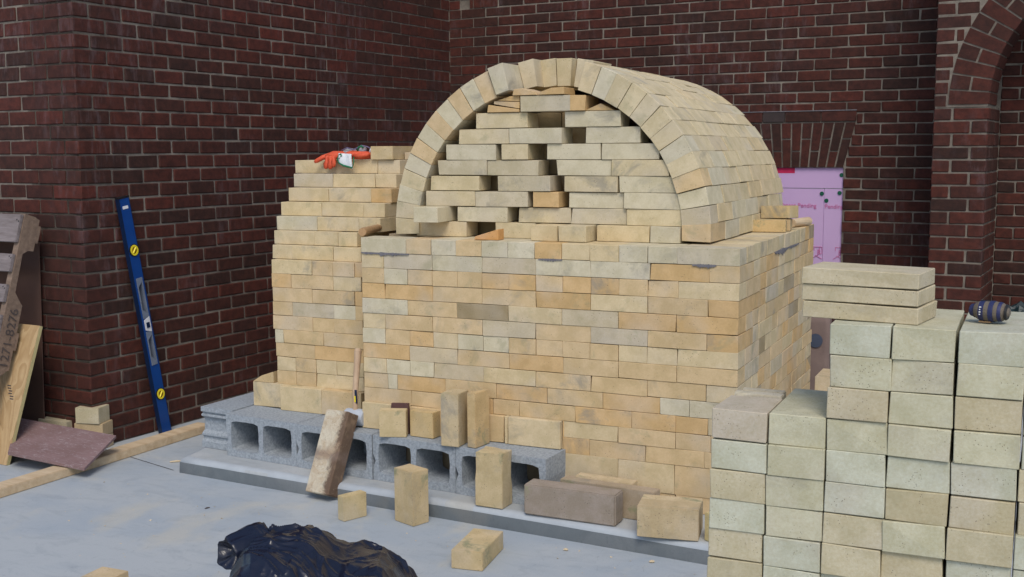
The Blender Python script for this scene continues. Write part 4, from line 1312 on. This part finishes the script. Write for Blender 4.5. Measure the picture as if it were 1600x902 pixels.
# goggles
gg = tag(empty('safety_goggles', (-1.975, .55, FT + .035)), 'clear safety goggles with a grey frame lying on the orange gloves', 'goggles')
m, nt, b = new_mat('clear_lens'); b.inputs['Base Color'].default_value = (.62, .66, .72, 1); b.inputs['Roughness'].default_value = .08
b.inputs['Transmission Weight'].default_value = .65; b.inputs['IOR'].default_value = 1.2
M['lens'] = m
bm = bmesh.new()
bmesh.ops.create_uvsphere(bm, u_segments=18, v_segments=10, radius=1)
for v in bm.verts: v.co = Vector((v.co.x * .045, v.co.y * .030, v.co.z * .020)) + Vector((-.02, -.01, .000))
bm_obj('lens', bm, M['lens'], gg, smooth=True)
bm = bmesh.new()
bmesh.ops.create_uvsphere(bm, u_segments=16, v_segments=8, radius=1)
for v in bm.verts: v.co = Vector((v.co.x * .022, v.co.y * .022, v.co.z * .020)) + Vector((.052, -.012, .012))
bm_obj('lens', bm, M['lens'], gg, smooth=True)
bm = bmesh.new(); add_tube(bm, [(-.064, -.012, -.006), (-.045, -.036, .010), (-.01, -.042, .022), (.02, -.04, .012), (.038, -.036, .020), (.060, -.03, .032), (.085, -.02, .026), (.11, -.01, .012)], .003, 8)
bm_obj('frame', bm, simple('purple_grey_frame', (.13, .11, .20), .4), gg, smooth=True)
bm = bmesh.new(); add_tube(bm, [(.040, -.033, .008), (.048, -.035, .024), (.062, -.033, .030), (.070, -.030, .020)], .0042, 8)
bm_obj('nose_pad', bm, M['green'], gg, smooth=True)
bm = bmesh.new(); add_tube(bm, [(.100, -.02, -.004), (.108, -.022, .012), (.122, -.02, .014)], [.006, .008, .005], 8)
bm_obj('strap_end', bm, M['cuff'], gg, smooth=True)

# ============================================================ things behind the kiln at the right
sk = tag(empty('cement_sack', (-.135, 2.0, 0), R(4)), 'upright brown paper sack with a round blue-grey mark behind the kiln', 'sack')
bm = bmesh.new(); bmesh.ops.create_cube(bm, size=1); bmesh.ops.subdivide_edges(bm, edges=bm.edges[:], cuts=9, use_grid_fill=True)
for v in bm.verts:
    u, w_, z = v.co
    sq = 1 - .55 * max(0, (z - .32)) ** 1.0
    v.co = Vector((u * .28 * (1 + .05 * math.cos(z * 3)), w_ * .14 * (1 + .25 * math.cos(z * PI)) * sq, (z + .5) * .585))
    v.co += Vector((noise.noise(v.co * 9), noise.noise(v.co * 11 + Vector((5, 0, 0))), 0)) * .010
bm_obj('paper_body', bm, M['card'], sk, smooth=True)
bm = bmesh.new(); add_tube(bm, [(.075, -.088, .44), (.075, -.080, .44)], .036, 24); bm_obj('round_mark', bm, simple('blue_grey_print', (.055, .07, .11), .7), sk)
for k in range(7):
    loose('brick in the small pile behind the right end of the kiln' + (', on top' if k == 6 else ''), (.235 - .004 * (k % 2), .93), 180, .13, .115, .0635, .0640 * k, (.53, .42, .28) if k < 6 else (.57, .50, .36), group='bricks piled behind the kiln') if False else None
G3 = 'bricks piled behind the kiln'
hh = ['bottom', 'second', 'third', 'fourth', 'fifth', 'sixth', 'top']
for k in range(7):
    loose(f'tan brick in the small pile at the right behind the kiln, {hh[k]} of its pile', (.232 - .004 * (k % 2), .93), 180 + (k % 3), .115, .2, .0632, .0638 * k, (.55, .46, .32) if k == 6 else (.52, .38, .22), group=G3)

# ============================================================ black rubbish bag
def bag():
    root = tag(empty('rubbish_bag', (-1.02, -1.28, 0)), 'black plastic rubbish bag lying on the floor in the foreground', 'rubbish bag')
    e1 = Vector((.908, .419, 0)); e2 = Vector((-.419, .908, 0))
    KH = [(-.265, 0), (-.24, .10), (-.205, .215), (-.16, .262), (-.08, .278), (.00, .276), (.05, .262), (.09, .228), (.13, .207), (.19, .205), (.25, .200), (.30, .160), (.345, .085), (.385, 0)]
    def prof(s_):
        if s_ <= KH[0][0] or s_ >= KH[-1][0]: return 0
        for (x0, y0), (x1, y1) in zip(KH, KH[1:]):
            if x0 <= s_ <= x1:
                f = (s_ - x0) / (x1 - x0); return y0 + (y1 - y0) * f
        return 0
    def ridge(p, w=3.0):
        return max(0.0, 1 - abs(noise.noise(p)) * w)
    NS, NT = 230, 150
    bm = bmesh.new(); G_ = []
    for i in range(NS):
        row = []
        for j in range(NT):
            s_ = -.30 + .685 * i / (NS - 1); t_ = -.33 + .62 * j / (NT - 1)
            h0 = prof(s_)
            hw = .30 + .04 * noise.noise(Vector((s_ * 5, 0, 2)))
            tt = abs((t_ + .02) / hw)
            dome = max(0.0, 1 - tt ** 3.2) ** .62
            h = h0 * dome
            k = min(1, h / .07)
            # broad billows, then long sharp folds fanning out from the neck at the left
            dx, dy = s_ + .34, t_ + .02
            ang = math.atan2(dy, dx); rr = math.hypot(dx, dy)
            wv = noise.noise(Vector((s_ * 4, t_ * 4, 5)))
            bil = noise.noise(Vector((s_ * 6 + 3, t_ * 5, 1))) * .026
            fan = ridge(Vector((ang * 4.2 + wv * .8, rr * 1.4, 8)), 4.2) ** 1.6 * .017
            fan2 = ridge(Vector((ang * 8.5 + wv * 1.3, rr * 3.0, 3)), 4.5) ** 1.8 * .005
            crs = ridge(Vector((s_ * 7 + t_ * 6 + wv, t_ * 5 - s_ * 4, 11)), 4.0) ** 1.5 * .013
            crs2 = ridge(Vector((s_ * 15 - t_ * 9 + wv * 2, t_ * 13 + s_ * 7, 4)), 4.5) ** 1.6 * .0022
            h += k * (bil + fan + fan2 + crs + crs2 - .012)
            q = e1 * (s_ * .93 + .012 * wv * k) + e2 * (t_ + .015 * noise.noise(Vector((s_ * 9, t_ * 9, 7))) * k)
            row.append(bm.verts.new((q.x, q.y, max(h, -.002))))
        G_.append(row)
    for i in range(NS - 1):
        for j in range(NT - 1):
            f = (G_[i][j], G_[i + 1][j], G_[i + 1][j + 1], G_[i][j + 1])
            if max(v.co.z for v in f) > 0: bm.faces.new(f)
    for v in [v for v in bm.verts if not v.link_faces]: bm.verts.remove(v)
    bm_obj('bag_body', bm, M['bag'], root, smooth=True)
    # rolled neck flopped over at the left end
    bm = bmesh.new()
    c0 = e1 * -.205 + e2 * .02 + Vector((0, 0, .215))
    N2, M2 = 48, 34
    rows = []
    for j in range(M2):
        v = j / (M2 - 1); row = []
        for i in range(N2):
            a_ = 2 * PI * i / N2
            if v < .62:
                f = v / .62; rr = .058 - .012 * f + .006 * math.sin(f * PI); ax = .125 - f * .145
            else:
                f = (v - .62) / .38; rr = .046 - .036 * f; ax = -.020 + .030 * f
            fold = ridge(Vector((math.cos(a_) * 1.5, math.sin(a_) * 1.5, v * 1.2 + 3)), 4) * .010
            rr = rr + fold + .006 * noise.noise(Vector((math.cos(a_) * 2, math.sin(a_) * 2, v * 3)))
            ea = (e1 * .62 + e2 * .78).normalized(); eb = Vector((-ea.y, ea.x, 0))
            q = c0 + ea * (ax - .02 + math.sin(a_ * 2) * .006) + eb * math.cos(a_) * rr * 1.05 + Vector((0, 0, math.sin(a_) * rr))
            row.append(bm.verts.new(q))
        rows.append(row)
    for j in range(M2 - 1):
        for i in range(N2): bm.faces.new((rows[j][i], rows[j][(i + 1) % N2], rows[j + 1][(i + 1) % N2], rows[j + 1][i]))
    bm.faces.new(rows[-1])
    bm.faces.new(rows[0][::-1])
    o = bm_obj('twisted_neck', bm, M['bag'], root, smooth=True)
bag()

# small litter on the floor
for i, (x, y, l, a, mt, lab, cat, nm) in enumerate((
        (-2.03, -.515, .022, 1.2, 'ink', 'tiny dark nail lying alone on the floor left of the plinth front', 'nail', 'nail'),
        (-2.62, -.02, .06, .7, 'chip', 'thin pale wood splinter by the timber end', 'wood splinter', 'wood_splinter'),
        (-.52, -.385, .016, .2, 'chip', 'small pale brick crumb at the foot of the plinth, left one', 'brick crumb', 'brick_crumb'),
        (-.20, -.375, .018, .5, 'chip', 'small pale brick crumb at the foot of the plinth, right one', 'brick crumb', 'brick_crumb'))):
    h = .003 if mt != 'chip' else .005
    bm = bmesh.new(); add_tube(bm, [(-l / 2, 0, h), (0, .001, h * 1.2), (l / 2, 0, h)], [h * .6, h, h * .5], 6)
    tag(bm_obj(nm, bm, M[mt], None, (x, y, 0), (0, 0, a)), lab, cat)

# brick dust and crumbs trodden about near the kiln
bm = bmesh.new(); rg = random.Random(21)
for k in range(150):
    x = rg.uniform(-2.7, .1); y = -.34 - abs(rg.gauss(0, .42)) if rg.random() < .75 else rg.uniform(-1.6, -.2)
    if y > -.25 - .05 * (x + 2.5): y -= .2
    r_ = rg.uniform(.0012, .0042)
    vs = [bm.verts.new((x + rg.uniform(-r_, r_) * 1.3, y + rg.uniform(-r_, r_) * 1.3, rg.uniform(0, r_ * 1.2))) for _ in range(5)]
    try: bmesh.ops.convex_hull(bm, input=vs)
    except Exception: pass
tag(bm_obj('brick_crumbs', bm, M['chip']), 'fine scattered brick crumbs and dust on the floor before the kiln', kind='stuff')
